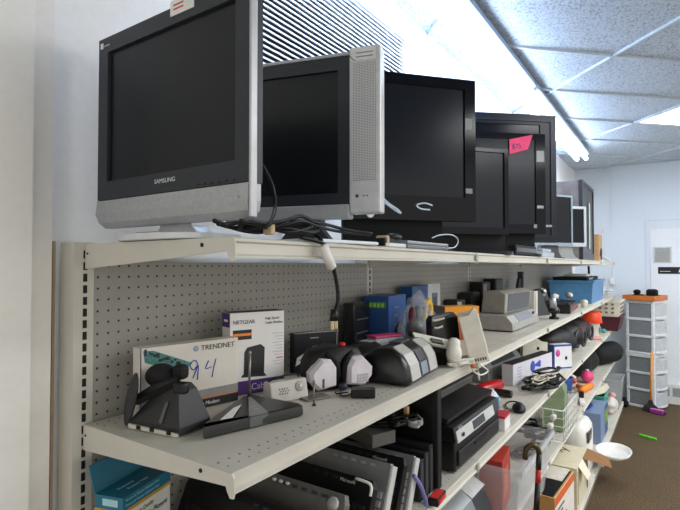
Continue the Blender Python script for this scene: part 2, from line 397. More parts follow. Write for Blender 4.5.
# 2 black faced set with silver frame and perforated speaker
b_ = GD(381, 213, 1.27); e_ = Vector((math.cos(math.radians(-74)), math.sin(math.radians(-74)), 0))
W = .455; H = .425
rt = math.atan2(e_.y, e_.x); zf = b_.z-TOP
t = T('television', 'flat television with silver frame and tall perforated speaker at its side', 'television', (b_.x-e_.x*W/2, b_.y-e_.y*W/2, TOP), rt)
tilt = .0
sp = .085; x1 = W/2
m = MB(); m.box(-W/2, x1-sp, 0, .04, zf-.012, zf+.026, .004); m.box(-W/2, x1-sp, 0, .04, zf+H-.006, zf+H+.003, .002); m.box(-W/2, -W/2+.006, 0, .04, zf, zf+H, .002)
m.build('silver_frame', mat('b9bbbd', .4, .25), t)
bz = bezel(W-sp-.006, H-.034, .04, .032, .034, .030, .03, zf+.026); bz.build('bezel', mat('2b2f36', .35), t, loc=(-sp/2+.003, .002, 0))
glass(W-sp-.006, H-.034, .04, .032, .034, .030, zf+.026).build('screen', mat('0e1114', .28), t, loc=(-sp/2+.003, .002, 0))
B(x1-sp, x1, -.003, .045, zf, zf+H+.012, .006).build('speaker', mat('d0d1d1', .4, .15), t)
spm = holes('d3d4d4', 0, 2, (0, 0), r=.0011, pitch=.0042)
B(x1-sp+.012, x1-.012, -.0045, -.003, zf+.085, zf+H-.03).build('speaker_mesh', spm, t)
MB().cyl((x1-sp+.022, -.004, zf+.045), (x1-sp+.022, -.0025, zf+.045), .0045, 12).build('button', dgrey, t)
MB().cyl((x1-sp+.04, -.004, zf+.045), (x1-sp+.04, -.0025, zf+.045), .002, 10).build('button', dgrey, t)
MB().cyl((x1-sp+.05, -.004, zf+.045), (x1-sp+.05, -.0025, zf+.045), .002, 10).build('button', dgrey, t)
B(x1-sp+.005, x1-.012, -.0038, -.0028, zf+H-.025, zf+H+.006).build('label', mat('e4e4e2', .6), t)
MB().tube([(x1-sp+.003, -.0045, zf+H-.012), (x1-sp+.012, -.0045, zf+H-.022), (x1-sp+.018, -.0045, zf+H-.025)], .0009).build('pen_mark', ink, t)
for i in range(2): B(x1-sp+.02, x1-.02, -.0042, -.0038, zf+H-.018+i*.01, zf+H-.015+i*.01).build('label_print', mat('8d8d90', .6), t)
backshell(W-.02, H-.03, zf+.015, .045, .06).build('back_cover', lgrey, t)
foot(t, .34, .20, .02, .06, mat('dfe6ea', .35))
MB().loft([[(-.05-i, .04, k), (.05+i, .04, k), (.05+i, .08, k), (-.05-i, .08, k)] for i, k in ((.03, .012), (0, .05), (-.01, zf+.04))]).build('neck', dgrey, t)
# 3 glossy black set turned to the aisle
def black_tv(label, L, R, H, W, bz, scr, yb=None, dep=.05, cover=dblack, bzm=None, foot_w=.44, group=None, zlift=None):
    dR = F*H/(R[2]-R[1]); b = GD(R[0], R[2], dR); rt = math.radians(L); e = Vector((math.cos(rt), math.sin(rt), 0)); zf = max(b.z-TOP, .02) if zlift is None else zlift
    t = T('television', label, 'television', (b.x-e.x*W/2, b.y-e.y*W/2, TOP), rt, group)
    bezel(W, H, *bz, .03, zf).build('bezel', bzm or gloss, t); glass(W, H, *bz, zf).build('screen', scr, t)
    backshell(W-.01, H-.01, zf+.005, .03, dep).build('back_cover', cover, t)
    foot(t, foot_w, .2, 0, .05, gloss, h=.014); B(-foot_w*.42, foot_w*.42, .035, .06, .01, zf+.03).build('neck', dblack, t)
    t['zf'] = zf; return t, W, H, zf
scr = mat('0d131d', .2, spec=.3)
t, W, H, zf = black_tv('glossy black flat television with pale swirl decals below its screen', -40.8, (476, 80, 222), .51, .60, (.04, .042, .035, .085), scr)
def squig(t, pts, r, name, m, y=-.001):
    o = MB(); o.tube([(p[0], y, p[1]) for p in pts], r, 6, 5); 
    for v in o.b.verts: v.co.y = y+(v.co.y-y)*.25
    o.build(name, m, t)
dec = mat('c9d6e2', .4)
squig(t, [(-.07, zf+.070), (-.045, zf+.055), (-.015, zf+.035), (.01, zf+.022), (.0, zf+.034), (-.03, zf+.052), (-.055, zf+.072)], .0035, 'decal', dec)
squig(t, [(.13, zf+.052), (.10, zf+.06), (.07, zf+.052), (.085, zf+.04), (.12, zf+.037)], .003, 'decal', dec)
B(W/2-.04, W/2-.014, -.0006, 0, zf+.33, zf+.37).build('sticker', mat('8f9496', .5), t)
B(W/2-.04, W/2-.014, -.0006, 0, zf+.10, zf+.118).build('sticker', mat('8f9496', .5), t)
MB().lathe([(.012, 0), (.014, 0), (.014, .002), (.012, .002)], n=20, m=Matrix.Translation((-.10, -.001, zf+.018)) @ Matrix.Rotation(PI/2, 4, 'X')).build('ring_mark', white, t)
# 4 big black set behind
frm = mat('0e131d', .3, spec=.3)
t, W, H, zf = black_tv('largest black television with stepped square frame, tallest in the row', -47.4, (557, 112, 240), .745, .70, (.05, .10, .06, .09), screen2, bzm=frm, foot_w=.5, zlift=.085)
bezel(W-.05, H-.06, .012, .012, .012, .012, .012, zf+.03).build('frame_step', mat('182030', .3, spec=.3), t, loc=(0, -.006, 0))
B(W/2-.075, W/2-.035, -.0075, -.006, zf+.09, zf+.103).build('sticker', mat('9aa0a6', .5), t)
# 5 small black monitor in front of it
t, W, H, zf = black_tv('small plain black monitor wedged between the glossy television and the tagged one', -40, (509, 149.5, 235), .375, .36, (.03, .02, .016, .03), scr, dep=.05)
# 6 black set with pink price sticker
t, W, H, zf = black_tv('black television with a pink handwritten price sticker on its upper corner', -47.4, (546, 134, 234), .535, .46, (.03, .055, .03, .05), scr)
tx = W/2
MB().prism([(tx-.205, zf+H-.115), (tx-.10, zf+H-.085), (tx-.072, zf+H-.005), (tx-.205, zf+H-.035)], 'y', -.0012, -.0002).build('price_sticker', mat('e8426f', .6), t)
text('$75', .035, (tx-.19, -.0014, zf+H-.085), (PI/2, -.12, 0), mat('3a2a55', .6), t)
B(tx-.05, tx-.008, -.001, 0, zf+H-.15, zf+H-.09).build('sticker', mat('9c9d98', .5), t)
B(tx-.05, tx-.012, -.001, 0, zf+.135, zf+.15).build('sticker', mat('9c9d98', .5), t)
B(tx-.07, tx-.052, -.001, 0, zf+.03, zf+.05).build('sticker', mat('8c9094', .5), t)
# 7, 8 small screens with silver rims
def rim_mon(label, L, R, H, W, rim, bw, scrm, stand, zb=None, lean=0):
    a, b, e = facing(L, R, H); rt = math.atan2(e.y, e.x); zf = b.z-TOP if zb is None else zb
    t = T('monitor', label, 'monitor', (b.x-e.x*W/2, b.y-e.y*W/2, TOP), rt)
    bezel(W, H, bw, bw, bw, bw*1.4, .03, zf).build('bezel', rim, t); glass(W, H, bw, bw, bw, bw*1.4, zf).build('screen', scrm, t)
    backshell(W-.01, H-.01, zf+.005, .03, .05).build('back_cover', dgrey, t)
    foot(t, .2, .17, 0, .05, stand); MB().loft([[(-.06-i, .03, k), (.06+i, .03, k), (.06+i, .07, k), (-.06-i, .07, k)] for i, k in ((.04, .01), (.01, .05), (0, zf+.02))]).build('neck', stand, t)
    return t
rim_mon('slim monitor with thin silver rim beside the largest black television', (556, 190, 241), (573, 190, 240), .37, .36, mat('8fa0ae', .3, .4), .014, screen2, dgrey, .10)
rim_mon('small monitor with pale silver rim and grey foot before the wood-sided set', (567, 203, 243.5), (586.5, 202, 242), .31, .34, mat('c3ccd2', .35, .2), .02, screen2, mat('9ea2a2', .5), .10)
# 9 wood sided console television
t = T('television', 'tall wood-sided console television with dark front towards the aisle', 'television', (4.22, -.44, TOP), 0)
MB().box(-.33, .33, .03, .36, .0, .66, .004).build('cabinet', mat('756a66', .55, 0, .2, 14), t)
bezel(.66, .66, .03, .03, .03, .06, .03, 0).build('front_frame', mat('24262a', .4), t); glass(.66, .66, .03, .03, .03, .06, 0).build('screen', mat('1a1c20', .35), t)
B(.0, .05, -.004, 0, .10, .50, .001).build('trim_strip', mat('b9c4b8', .5), t)
# 10 cardboard box with open flap
t = T('cardboard_box', 'small brown cardboard box with raised flap at the far end of the top shelf', 'box', (4.99, -.36, TOP), 0)
MB().box(-.13, .13, -.08, .08, 0, .26).build('carton', card, t)
MB().prism([(.06, .26), (.13, .26), (.19, .345), (.12, .335)], 'y', -.08, -.077).build('flap', card, t)
MB().tube([(-.05, -.083, .05), (-.01, -.083, .10), (.03, -.083, .12), (.05, -.083, .08), (.02, -.083, .04), (.05, -.083, .02)], .008).build('marking', mat('3a2622', .7), t)
t = tag(MB().box(-.1, .1, -.006, .006, 0, .42).build('cream_board', mat('e3e2cf', .5), None, (4.72, -.38, TOP)), 'thin cream panel stood upright beside the wood-sided console', 'panel')
# dark low appliances laid flat under the sets
def slab(label, loc, rz, w_, d_, h_, m, cat='disc player', name='disc_player'):
    t = T(name, label, cat, loc, rz); B(-w_/2, w_/2, 0, d_, 0.004, h_, .003).build('casing', m, t)
    B(-w_/2+.01, w_/2-.01, -.002, 0, h_*.35, h_*.75).build('front_strip', gloss, t)
    for x in (-w_/2+.03, w_/2-.03):
        for y in (.012, d_-.012): MB().cyl((x, y, 0), (x, y, .006), .01, 10).build('foot', rubber, t)
    return t
slab('flat black disc player lying in front of the pink stickered television', (1.98, -.457, TOP), -.0, .42, .035, .05, dblack)
# silver plate, clear packet and other small things along the top shelf edge
a = GY(398, 238, -.44)
t = T('laptop', 'closed slim silver laptop lying by the front edge of the top shelf', 'laptop', (a.x+.20, -.45, TOP), .0)
B(-.16, .14, 0, .05, .012, .022, .003).build('lid', mat('8f9398', .35, .3), t); B(-.16, .14, 0, .05, 0.0, .0115, .003).build('base', mat('6d7075', .4, .3), t)
a = GY(547, 241, -.43)
t = tag(MB().box(a.x-.16, a.x+.16, -.44, -.39, TOP, TOP+.035, .006).box(a.x-.10, a.x+.12, -.43, -.40, TOP+.036, TOP+.055, .006).build('clear_packet', mat('cfd8dd', .15, alpha=.55), None), 'crumpled clear plastic packet at the shelf edge below the largest television', 'packet')
# white flat plates under the cable
t = tag(B(0, .24, -.10, .02, 0, .008, .003).build('white_plate', mat('dfe9f0', .4), None, (.24, -.35, TOP), (0, 0, -.1)), 'flat pale plastic plate under the coiled black cable', 'plate')
t = tag(B(0, .20, -.03, .06, 0, .012, .004).build('keyboard_tray', mat('d3d5d5', .45), None, (.56, -.415, TOP), (0, 0, -.0)), 'long white tray lying on the shelf edge below the silver television', 'tray')

# cables
def cable(label, pts, r, m, name='cable', cat='cable', group=None, sub=5):
    o = MB().tube(pts, r, 7, sub).build(name, m); return tag(o, label, cat, group)
def coil(c, R, rz, turns, r, m, jit=.1, h=.004, squash=.45, n=14, up=0):
    rnd = random.Random(int(c[0]*1000)); pts = []
    for k in range(int(turns*n)+1):
        u = 2*PI*k/n; j = 1+jit*rnd.uniform(-1, 1); x = R*math.cos(u)*j; y = R*squash*math.sin(u)*j
        pts.append((c[0]+x*math.cos(rz)-y*math.sin(rz), c[1]+x*math.sin(rz)+y*math.cos(rz), c[2]+r+h*k/n*1.0+up*abs(math.sin(u))))
    return pts
def Pm(px, py, y): return tuple(GY(px, py, y))
t = T('cable_coil', 'black power cable bundled with a tan tie on the front edge of the top shelf', 'cable', (.45, -.4, TOP))
lo = t.location
def rel(p): return tuple(Vector(p)-Vector(t.location))
mb = MB()
for A in ([(262, 168), (272, 188), (275, 208), (272, 222), (266, 229), (250, 232), (243, 231), (250, 226), (270, 226), (290, 222), (303, 219), (315, 226), (318, 233), (308, 235), (285, 231), (262, 234), (243, 233), (240, 229), (252, 225), (275, 229), (292, 233), (312, 236), (322, 243)],
          [(218, 227), (235, 231), (255, 229), (275, 227), (300, 219), (312, 224), (330, 228), (350, 233), (372, 236)],
          [(214, 224), (240, 233), (262, 235), (285, 228), (302, 224), (318, 229), (340, 234), (370, 237)],
          [(222, 228), (245, 226), (268, 231), (288, 235), (305, 232), (312, 228), (296, 228), (275, 232), (255, 227), (240, 224)]):
    mb.tube([rel(Pm(x, y, -.455+.02*math.sin(i*1.3))) for i, (x, y) in enumerate(A)], .0038, 7, 5)
mb.build('cord', cable_b, t)
p = Vector(rel(Pm(272, 229, -.468))); B(p.x-.006, p.x+.006, p.y-.004, p.y+.018, p.z-.016, p.z+.014, .004).build('tie', mat('c9b08a', .7), t)
t = T('adapter_cable', 'black plug adapter wrapped with a tan band at the shelf edge', 'adapter', (.90, -.43, TOP))
p = Vector(rel(Pm(385, 238, -.43))); p.z = .022
MB().box(p.x-.02, p.x+.075, -.012, .02, .003, .026, .006).ell((p.x+.05, .0, .03), .035, .02, .012).build('plug', black, t)
B(p.x-.012, p.x-.002, -.016, .022, .001, .032, .004).build('band', mat('d2ba95', .7), t)
cable('thin white cable looping up at the shelf edge beyond the adapter', [Pm(432, 238, -.44), Pm(440, 235, -.45), Pm(452, 235, -.45), Pm(458, 240, -.45), Pm(455, 247, -.462), Pm(447, 248, -.462)], .002, mat('c9d9ea', .4))
# hanging cord with white tag and bare plug
t = T('hanging_cord', 'black power cord with white tag hanging from the top shelf over the lower one', 'cable', tuple(GY(335, 290, -.47)))
HY = -.472
MB().tube([rel(Pm(300, 237, HY+.01)), rel(Pm(322, 243, HY)), rel(Pm(329, 252, HY)), rel(Pm(334, 270, HY)), rel(Pm(337, 285, HY)), rel(Pm(338, 300, HY)), rel(Pm(335, 312, HY))], .0042, 8, 5).build('cord', cable_b, t)
a0 = Vector(rel(Pm(323, 246, HY-.006))); a1 = Vector(rel(Pm(332, 268, HY-.006)))
MB().tube([a0, a1], .0105, 4, 1).build('tag', paper, t)
pl = Vector(rel(Pm(334, 315, HY)))
MB().cyl(pl+Vector((0, 0, .012)), pl-Vector((0, 0, .012)), .007, 12, .010).build('plug', black, t)
for dx in (-.006, .008): B(pl.x+dx-.0015, pl.x+dx+.0015, pl.y-.003, pl.y+.003, pl.z-.030, pl.z-.012).build('prong', mat('d9c79a', .25, .8), t)

# ================================================================== MIDDLE SHELF
def pbox(label, A, Bp, z, h, d, m, w_=None, name='product_box', cat='box', gap=0, group=None, bev=.0012):
    mid, rz, ww = span(A, Bp, z); ww = w_ or ww
    t = T(name, label, cat, mid, rz, group); B(-ww/2, ww/2, 0, d, 0, h, bev).build('carton', m, t); return t, ww
def wid(a, ang, pxr):
    e = Vector((math.cos(math.radians(ang)), math.sin(math.radians(ang)), 0)); k = (pxr-340)/F; n = RT-FW*k; v = a-CAM
    return -v.dot(n)/e.dot(n)
def patch(t, x0, x1, z0, z1, m, name='print', y=-.0006): return B(x0, x1, y, y+.0005, z0, z1).build(name, m, t)
# headset-like black holder with white underside
t = T('desk_charger', 'black angular charging stand with a drooping oval flap and white underside', 'stand', (.090, -.168, MID), math.radians(-80)); t.scale = (.86, .95, 1)
MB().loft([[(-.072, -.042, .008), (.085, -.042, .004), (.095, .045, .004), (-.06, .05, .008)], [(-.070, -.042, .020), (.083, -.042, .016), (.094, .045, .018), (-.058, .05, .020)], [(-.012, -.018, .078), (.058, -.020, .080), (.066, .03, .082), (-.01, .03, .078)], [(-.004, -.012, .094), (.048, -.014, .094), (.054, .025, .094), (-.004, .022, .094)]], smooth=False).build('body', mat('202022', .5), t)
MB().loft([[(-.072, -.046, .002), (.078, -.046, .000), (.078, -.038, .000), (-.072, -.038, .002)], [(-.074, -.047, .011), (.080, -.047, .007), (.080, -.038, .007), (-.074, -.038, .011)]]).build('white_edge', mat('dcd8cc', .5), t)
for x in (-.045, -.002, .050): B(x, x+.012, -.0485, -.0465, .003, .011).build('notch', black, t)
MB().ell((0, 0, 0), .031, .008, .066, m=Matrix.Translation((-.072, -.040, .060)) @ Euler((-.10, .50, -.5)).to_matrix().to_4x4()).build('flap', mat('29292b', .6), t)
MB().ell((-.030, .012, .104), .042, .034, .026).build('pad', mat('151517', .85), t)
MB().loft([[(-.075, -.050, .060), (-.045, -.050, .062), (-.045, -.042, .052), (-.075, -.042, .050)], [(-.02, -.030, .092), (.0, -.030, .086), (.0, -.022, .072), (-.02, -.022, .074)], [(.06, -.026, .118), (.062, -.022, .112), (.062, -.014, .098), (.06, -.014, .100)]]).build('arm', black, t)
MB().box(.012, .046, -.0, .03, .100, .132, .010).build('knob', mat('0c0c0d', .8), t)
MB().box(.052, .088, -.036, -.014, .082, .106, .006).build('clip', black, t)
MB().loft([[(.02, -.0435, .022), (.030, -.0435, .022), (.030, -.042, .022), (.02, -.042, .022)], [(.028, -.030, .062), (.036, -.030, .062), (.036, -.028, .062), (.028, -.028, .062)]]).build('tab', mat('55565a', .5), t)
# modem card box
cream = mat('d9d3c8', .6, var=.02)
t, ww = pbox('flat white modem card box with a circuit board picture and blue pen number', (142, 423), (240, 401), MID, .160, .040, cream); t.location.y += .008
patch(t, -ww/2, ww/2, .0, .021, mat('15161a', .5)); patch(t, -ww/2, ww/2, .0215, .0235, mat('e07a28', .5))
patch(t, -ww/2, ww/2, .022+.0017, .044, mat('8e8b88', .6)); patch(t, -ww/2-.0003, -ww/2+.002, 0, .160, mat('262a55', .5))
text('Fax Voice Modem', .0125, (-.02, -.001, .0065), FRONT, paper, t, shear=.2)
text('TRENDNET', .0175, (ww/2-.105, -.001, .139), FRONT, mat('26374f', .5), t, sx=1.05)
MB().lathe([(.0048, 0), (.0068, 0), (.0068, .0006), (.0048, .0006)], n=18, m=Matrix.Translation((ww/2-.118, -.0007, .145)) @ Matrix.Rotation(PI/2, 4, 'X')).build('logo', mat('8fa0b0', .5), t)
MB().prism([(-ww/2+.006, .154), (-ww/2+.03, .152), (-ww/2+.125, .112), (-ww/2+.10, .094), (-ww/2+.01, .128)], 'y', -.0009, -.0003).build('board_print', mat('3f7f78', .5, 0, .5, 160), t)
rc = random.Random(3); ch = MB()
for i in range(16):
    u = rc.uniform(.02, .105); zz = .144-.38*(u-.02)+rc.uniform(-.006, .006); s_ = rc.uniform(.002, .005)
    ch.box(-ww/2+u-s_, -ww/2+u+s_, -.0013, -.0009, zz-s_*.7, zz+s_*.7)
ch.build('chip_print', mat('20262c', .5), t); patch(t, -ww/2+.008, -ww/2+.014, .142, .157, mat('22304f', .5), y=-.0014)
blue = mat('2746b0', .5)
def pen(t, pts, r=.0011, y=-.0012, m=blue): MB().tube([(x, y, z) for x, z in pts], r, 5, 4).build('pen_mark', m, t)
pen(t, [(.0, .075), (.012, .105), (.004, .118), (-.008, .108), (.002, .095), (.014, .104), (.012, .07)]); pen(t, [(.042, .112), (.034, .094), (.050, .096)]); pen(t, [(.062, .114), (.054, .085), (.052, .070)])
# tall white cable modem box
wb = mat('e6e4e2', .55, var=.02)
t, ww = pbox('tall white modem box with purple spine corner and black modem picture', (229, 394), (284, 376), MID, .218, .052, wb, w_=wid(Vector((.335, -.10, MID)), -20, 284))
t.rotation_euler.z = math.radians(-20); t.location = (.335+math.cos(math.radians(-20))*ww/2, -.10+math.sin(math.radians(-20))*ww/2, MID)

purple = mat('4d2a6e', .5)
patch(t, -ww/2, ww/2, 0, .036, purple); text('Cable M', .024, (-.02, -.001, .010), FRONT, mat('c9bdd9', .5), t)
text('NETGEAR', .0145, (-ww/2+.008, -.001, .188), FRONT, ink, t, sx=1.0); text('High Speed', .0095, (ww/2-.060, -.001, .196), FRONT, ink, t); text('Cable Modem', .0095, (ww/2-.060, -.001, .184), FRONT, ink, t)
patch(t, -ww/2+.008, -ww/2+.062, .146, .172, mat('1b1c20', .5)); patch(t, -ww/2+.008, -ww/2+.062, .156, .163, orange, y=-.001)
MB().prism([(-.042, .052), (.018, .048), (.020, .120), (.008, .130), (-.032, .124), (-.040, .112)], 'y', -.001, -.0003).build('picture', mat('121316', .4), t)
MB().prism([(-.050, .046), (.026, .042), (.020, .050), (-.044, .053)], 'y', -.0012, -.0004).build('picture', mat('2a2b2f', .4), t)
for i in range(11): patch(t, ww*.27+.006*(i % 3), ww*.47, .155-i*.0085, .1575-i*.0085, mat('c8c6c6', .6) if i != 8 else red)
B(-ww/2-.0006, -ww/2, .001, .051, .180, .217).build('spine_band', purple, t)
B(-ww/2-.0012, -ww/2-.0006, .014, .038, .194, .200).build('spine_print', paper, t)
for i in range(5): B(-ww/2-.0006, -ww/2, 0.008, .044, .05+i*.02, .056+i*.02).build('print', mat('c2c0c0', .6), t)
B(-ww/2, ww/2, 0, .052, .2182, .2187).build('top_print', mat('22202c', .5), t)
# small black tablet-like frame
t = T('speaker_box', 'black rounded box with silver edge and slanted white label, beside the white modem box', 'box', (.70, -.105, MID), math.radians(-25))
MB().prism([(-.075, 0), (.075, 0), (.081, .115), (.074, .128), (-.075, .128)], 'y', 0, .035, .002).build('casing', mat('141519', .4), t)
MB().tube([(-.075, -.001, .1285), (.071, -.001, .1285), (.080, -.001, .118), (.0765, -.001, .0)], .0018, 6, 2).build('edge_trim', lgrey, t)
patch(t, -.018, .012, .110, .113, lgrey, 'lettering'); patch(t, -.01, .076, .082, .085, lgrey, 'rim')
MB().prism([(-.072, .026), (-.066, .052), (.004, .088), (.010, .068)], 'y', -.003, -.0012).build('label', mat('dedcd6', .6), t)
pr = MB()
for i in range(4): pr.box(-.06+i*.016, -.05+i*.016, -.0036, -.003, .044+i*.0085, .047+i*.0085)
pr.build('label_print', grey, t)
# wedge modem with two aerials
t = T('router', 'black triangular wedge modem with grey centre panel, white sticker and aerial, at shelf front', 'router', (.195, -.275, MID), math.radians(-14.1))
o_ = Vector(t.location)
def LP(px, py, z):
    v = G(px, py, z)-Vector(t.location); return (Matrix.Rotation(-t.rotation_euler.z, 3, 'Z') @ v)
fl, frr, bk = LP(203, 441, MID), LP(303, 417, MID), LP(250, 411, MID)
z1 = .030
pf = [(fl.x, fl.y), (frr.x, frr.y), (frr.x+.006, frr.y+.022), (bk.x+.012, bk.y+.01), (bk.x-.012, bk.y+.01), (fl.x+.012, fl.y+.022)]
def ringz(z, s): cx = sum(p[0] for p in pf)/6; cy = sum(p[1] for p in pf)/6; return [(cx+(p[0]-cx)*s, cy+(p[1]-cy)*s, z) for p in pf]
MB().loft([ringz(.002, .95), ringz(.006, 1), ringz(.016, 1), ringz(.026, .985)]).build('body', mat('2b2b2c', .4), t)
tp = [Vector(p) for p in ringz(.026, .985)]
for p in (tp[3], tp[4]): p.z = .035
cen = Vector((tp[0].x*.45+tp[1].x*.55, tp[0].y*.45+tp[1].y*.55, .0262))
MB().loft([[Vector((p.x, p.y, .0255)) for p in tp], tp]).build('top_cover', mat('1d1d1f', .3), t)
f0, f1 = tp[0], tp[1]; mid_ = f0.lerp(f1, .42); mid2 = f0.lerp(f1, .62); bb = (tp[3]+tp[4])/2
up_ = Vector((0, -.0008, .0012))
MB().loft([[mid_+up_, mid2+up_, bb.lerp(mid2, .12)+up_*1.2, bb.lerp(mid_, .12)+up_*1.2], [mid_+up_*1.7, mid2+up_*1.7, bb.lerp(mid2, .12)+up_*2, bb.lerp(mid_, .12)+up_*2]]).build('centre_panel', mat('88898b', .4), t)
MB().prism([(mid_.x+.002, .004), (mid2.x, .004), (mid2.x, .026), (mid_.x+.002, .026)], 'y', f0.lerp(f1, .5).y-.0012, f0.lerp(f1, .5).y+.001).build('front_panel', mat('5d5e60', .4), t)
g0 = f0.lerp(f1, .10); g1 = f0.lerp(f1, .24); q1 = [g0.lerp(bb, .12), g1.lerp(bb, .10), g1.lerp(bb, .58), g0.lerp(bb, .50)]
MB().loft([[p+up_*1.5 for p in q1], [p+up_*2.3 for p in q1]]).build('sticker', paper, t)
for k_ in range(3):
    p = mid_.lerp(mid2, .5).lerp(bb, .25+.16*k_)+up_*1.8; B(p.x-.007, p.x+.007, p.y-.001, p.y+.001, p.z, p.z+.0006).build('marking', lgrey, t)

an = bb+Vector((.0, -.006, 0)); MB().cyl(an, an+Vector((0, 0, .022)), .0045, 10).build('aerial_joint', dgrey, t)
MB().cyl(an+Vector((0, 0, .022)), an+Vector((.002, 0, .102)), .0030, 10, .0024).ell(an+Vector((.002, 0, .102)), .0034, .0034, .005, 10, 8).build('aerial', mat('9b9790', .3, .7), t)
# pale intercom
t = T('intercom_box', 'pale grey desk intercom with round dial and speaker holes behind the wedge modem', 'intercom', tuple((G(270, 405, MID)+G(311, 398, MID))/2), math.radians(-20)); t.location.y += .0
MB().prism([(0, 0), (.05, 0), (.045, .048), (.012, .05)], 'x', -.055, .055, .003).build('casing', mat('c2bfb6', .5), t)
t.rotation_euler.z = math.radians(-18)
sl_ = Matrix.Translation((0, .0065, .026)) @ Matrix.Rotation(math.atan2(.012, .05), 4, 'X').inverted() @ Matrix.Rotation(PI/2, 4, 'X')
MB().lathe([(.0125, 0), (.0125, .003), (.010, .0045)], n=24, m=sl_ @ Matrix.Translation((.030, .006, 0))).build('dial', mat('aeaba3', .45), t)
MB().lathe([(.006, 0), (.006, .003), (.004, .004)], n=18, m=sl_ @ Matrix.Translation((.030, .006, .004))).build('dial_hub', mat('c9c6be', .4), t)
hh = MB()
for i in range(4):
    for j in range(3): hh.lathe([(.0016, 0), (.0016, .0008)], n=8, m=sl_ @ Matrix.Translation((-.030+i*.0075+(j % 2)*.0037, -.006+j*.006, .0012)))
hh.build('speaker_holes', dgrey, t)
MB().tube([(-.05, .03, .049), (-.03, .02, .06), (.01, .02, .062), (.04, .03, .056), (.05, .045, .03)], .0022, 7).build('cord', cable_b, t)
a = GY(313, 398, -.30)
t = T('aerial', 'thin metal telescopic aerial standing on the shelf beside the pale intercom', 'aerial', (.385, -.30, MID)); 
aa = G(314, 406, MID); t.location = aa
MB().cyl((0, 0, 0), (0, 0, .003), .005, 14).build('base', rubber, t); MB().cyl((0, 0, .003), (-.001, 0, .052), .0022, 10).cyl((0, 0, .052), (0, 0, .062), .0028, 10).build('rod', mat('8a7d6e', .3, .6), t)
tag(B(-.04, .035, -.012, .03, 0, .004, .001).build('metal_plate', mat('6f6d68', .35, .3), None, tuple(G(318, 399, MID)), (0, 0, -.35)), 'small flat dark metal plate under the twin white speakers', 'plate')
# twin white faced speakers in black housing
t = T('speaker_pair', 'black rounded speaker with two angular white front grilles', 'speaker', tuple((G(312, 393, MID)+G(374, 384, MID))/2), math.radians(-27))
wq = .118; t.scale = (.84, .84, .9); t.location.x -= .02
MB().loft([[(x*wq*s_, y_, z_) for x, z_ in ((-1, .03), (-.85, .004), (.85, .004), (1, .03), (.98, .085), (.75, .118), (0, .130), (-.75, .118), (-.98, .085))] for s_, y_ in ((.80, .005), (.98, .03), (1, .06), (.85, .10), (.5, .12))], smooth=True).build('housing', mat('0d0d0f', .55), t)
for sx in (-1, 1):
    def gp(r, y): return [(sx*(.066+r*c_[0]), y, .052+r*c_[1]) for c_ in ((-.045, -.035), (.02, -.044), (.05, -.015), (.052, .012), (.01, .05), (-.025, .046), (-.045, .02))]
    MB().loft([gp(1.0, .012), gp(1.0, -.012), gp(.82, -.026)], smooth=False).build('grille', mat('d9d3d8', .55), t)
    MB().tube([(sx*.016, .01, .012), (sx*.010, -.004, .05), (sx*.022, -.002, .09), (sx*.05, .01, .112)], .010, 8).build('rim', dblack, t)
g_ = MB()
for i in range(4):
    for j in range(3): g_.box(.052+i*.011, .060+i*.011, -.028, -.0255, .022+j*.009, .029+j*.009)
g_.build('slots', mat('bdb6bd', .6), t)
B(-.078, -.072, -.028, -.024, .018, .045).build('control_strip', mat('4a4a50', .5), t)
MB().ell((.0, -.02, .014), .016, .014, .013).build('knob', mat('1c2230', .5), t)
MB().ell((.03, .04, .132), .012, .012, .008).build('red_cap', red, t)
# power brick
mid, rz, ww = span((351, 396), (376, 398), MID)
t = T('power_brick', 'small black power brick with its lead at the front of the middle shelf', 'adapter', tuple(G(364, 399, MID)), math.radians(-58)); t.scale = (.85, .85, .9)
B(-.04, .035, .0, .048, 0, .023, .004).build('casing', black, t); B(-.036, .031, .003, .045, .0231, .0238).build('label', mat('2a2a2d', .5), t)
MB().tube([(-.04, .02, .008), (-.06, .01, .004), (-.075, .03, .004), (-.06, .045, .006), (-.05, .03, .010), (-.07, .015, .012), (-.085, .03, .005), (-.09, .055, .004)], .0022, 7).build('lead', cable_b, t)
# iPod style dock: black round backed body with two silver grilles
mid, rz, ww = span((384, 387), (438, 369), MID)
ww = .29
dA = G(408, 388, MID); t = T('music_dock', 'black music dock with two curved silver grilles and a small display between them', 'radio', tuple(dA), math.radians(6))
pf_ = [(.0, .004), (-.004, .012), (.004, .055), (.022, .085), (.055, .106), (.10, .104), (.15, .075), (.165, .03), (.16, .002)]
MB().loft([[(x, y*s_+(1-s_)*.08, z_*s_+(1-s_)*.04) for y, z_ in pf_] for x, s_ in ((-.006, .86), (.004, .98), (.02, 1), (.26, 1), (.28, .97), (.288, .86))], smooth=True).build('housing', mat('0e0f11', .3), t)
fr1 = [(-.006, .014), (.0025, .056), (.021, .0865), (.054, .1085)]; fr2 = [(.054, .104), (.023, .082), (.006, .053), (-.001, .014)]
for x0_, x1_ in ((.022, .095), (.185, .258)): MB().loft([[(x, y-.001, z) for y, z in fr1+fr2] for x in (x0_, x1_)], smooth=False).build('grille', mat('c3c2bd', .4, .2, .1, 250), t)
MB().loft([[(x, -.0065, .016), (x, .001, .052), (x, .006, .052), (x, .0, .016)] for x in (.112, .168)]).build('display', mat('8791a0', .3), t)
MB().loft([[(x, .002, .058), (x, .02, .0865), (x, .024, .083), (x, .006, .055)] for x in (.108, .172)]).build('button_panel', mat('3a3d44', .35), t)
MB().loft([[(x, .06, .1065), (x, .10, .1055), (x, .10, .110), (x, .06, .111)] for x in (.10, .18)]).build('dock_slot', mat('4a4c50', .4), t)
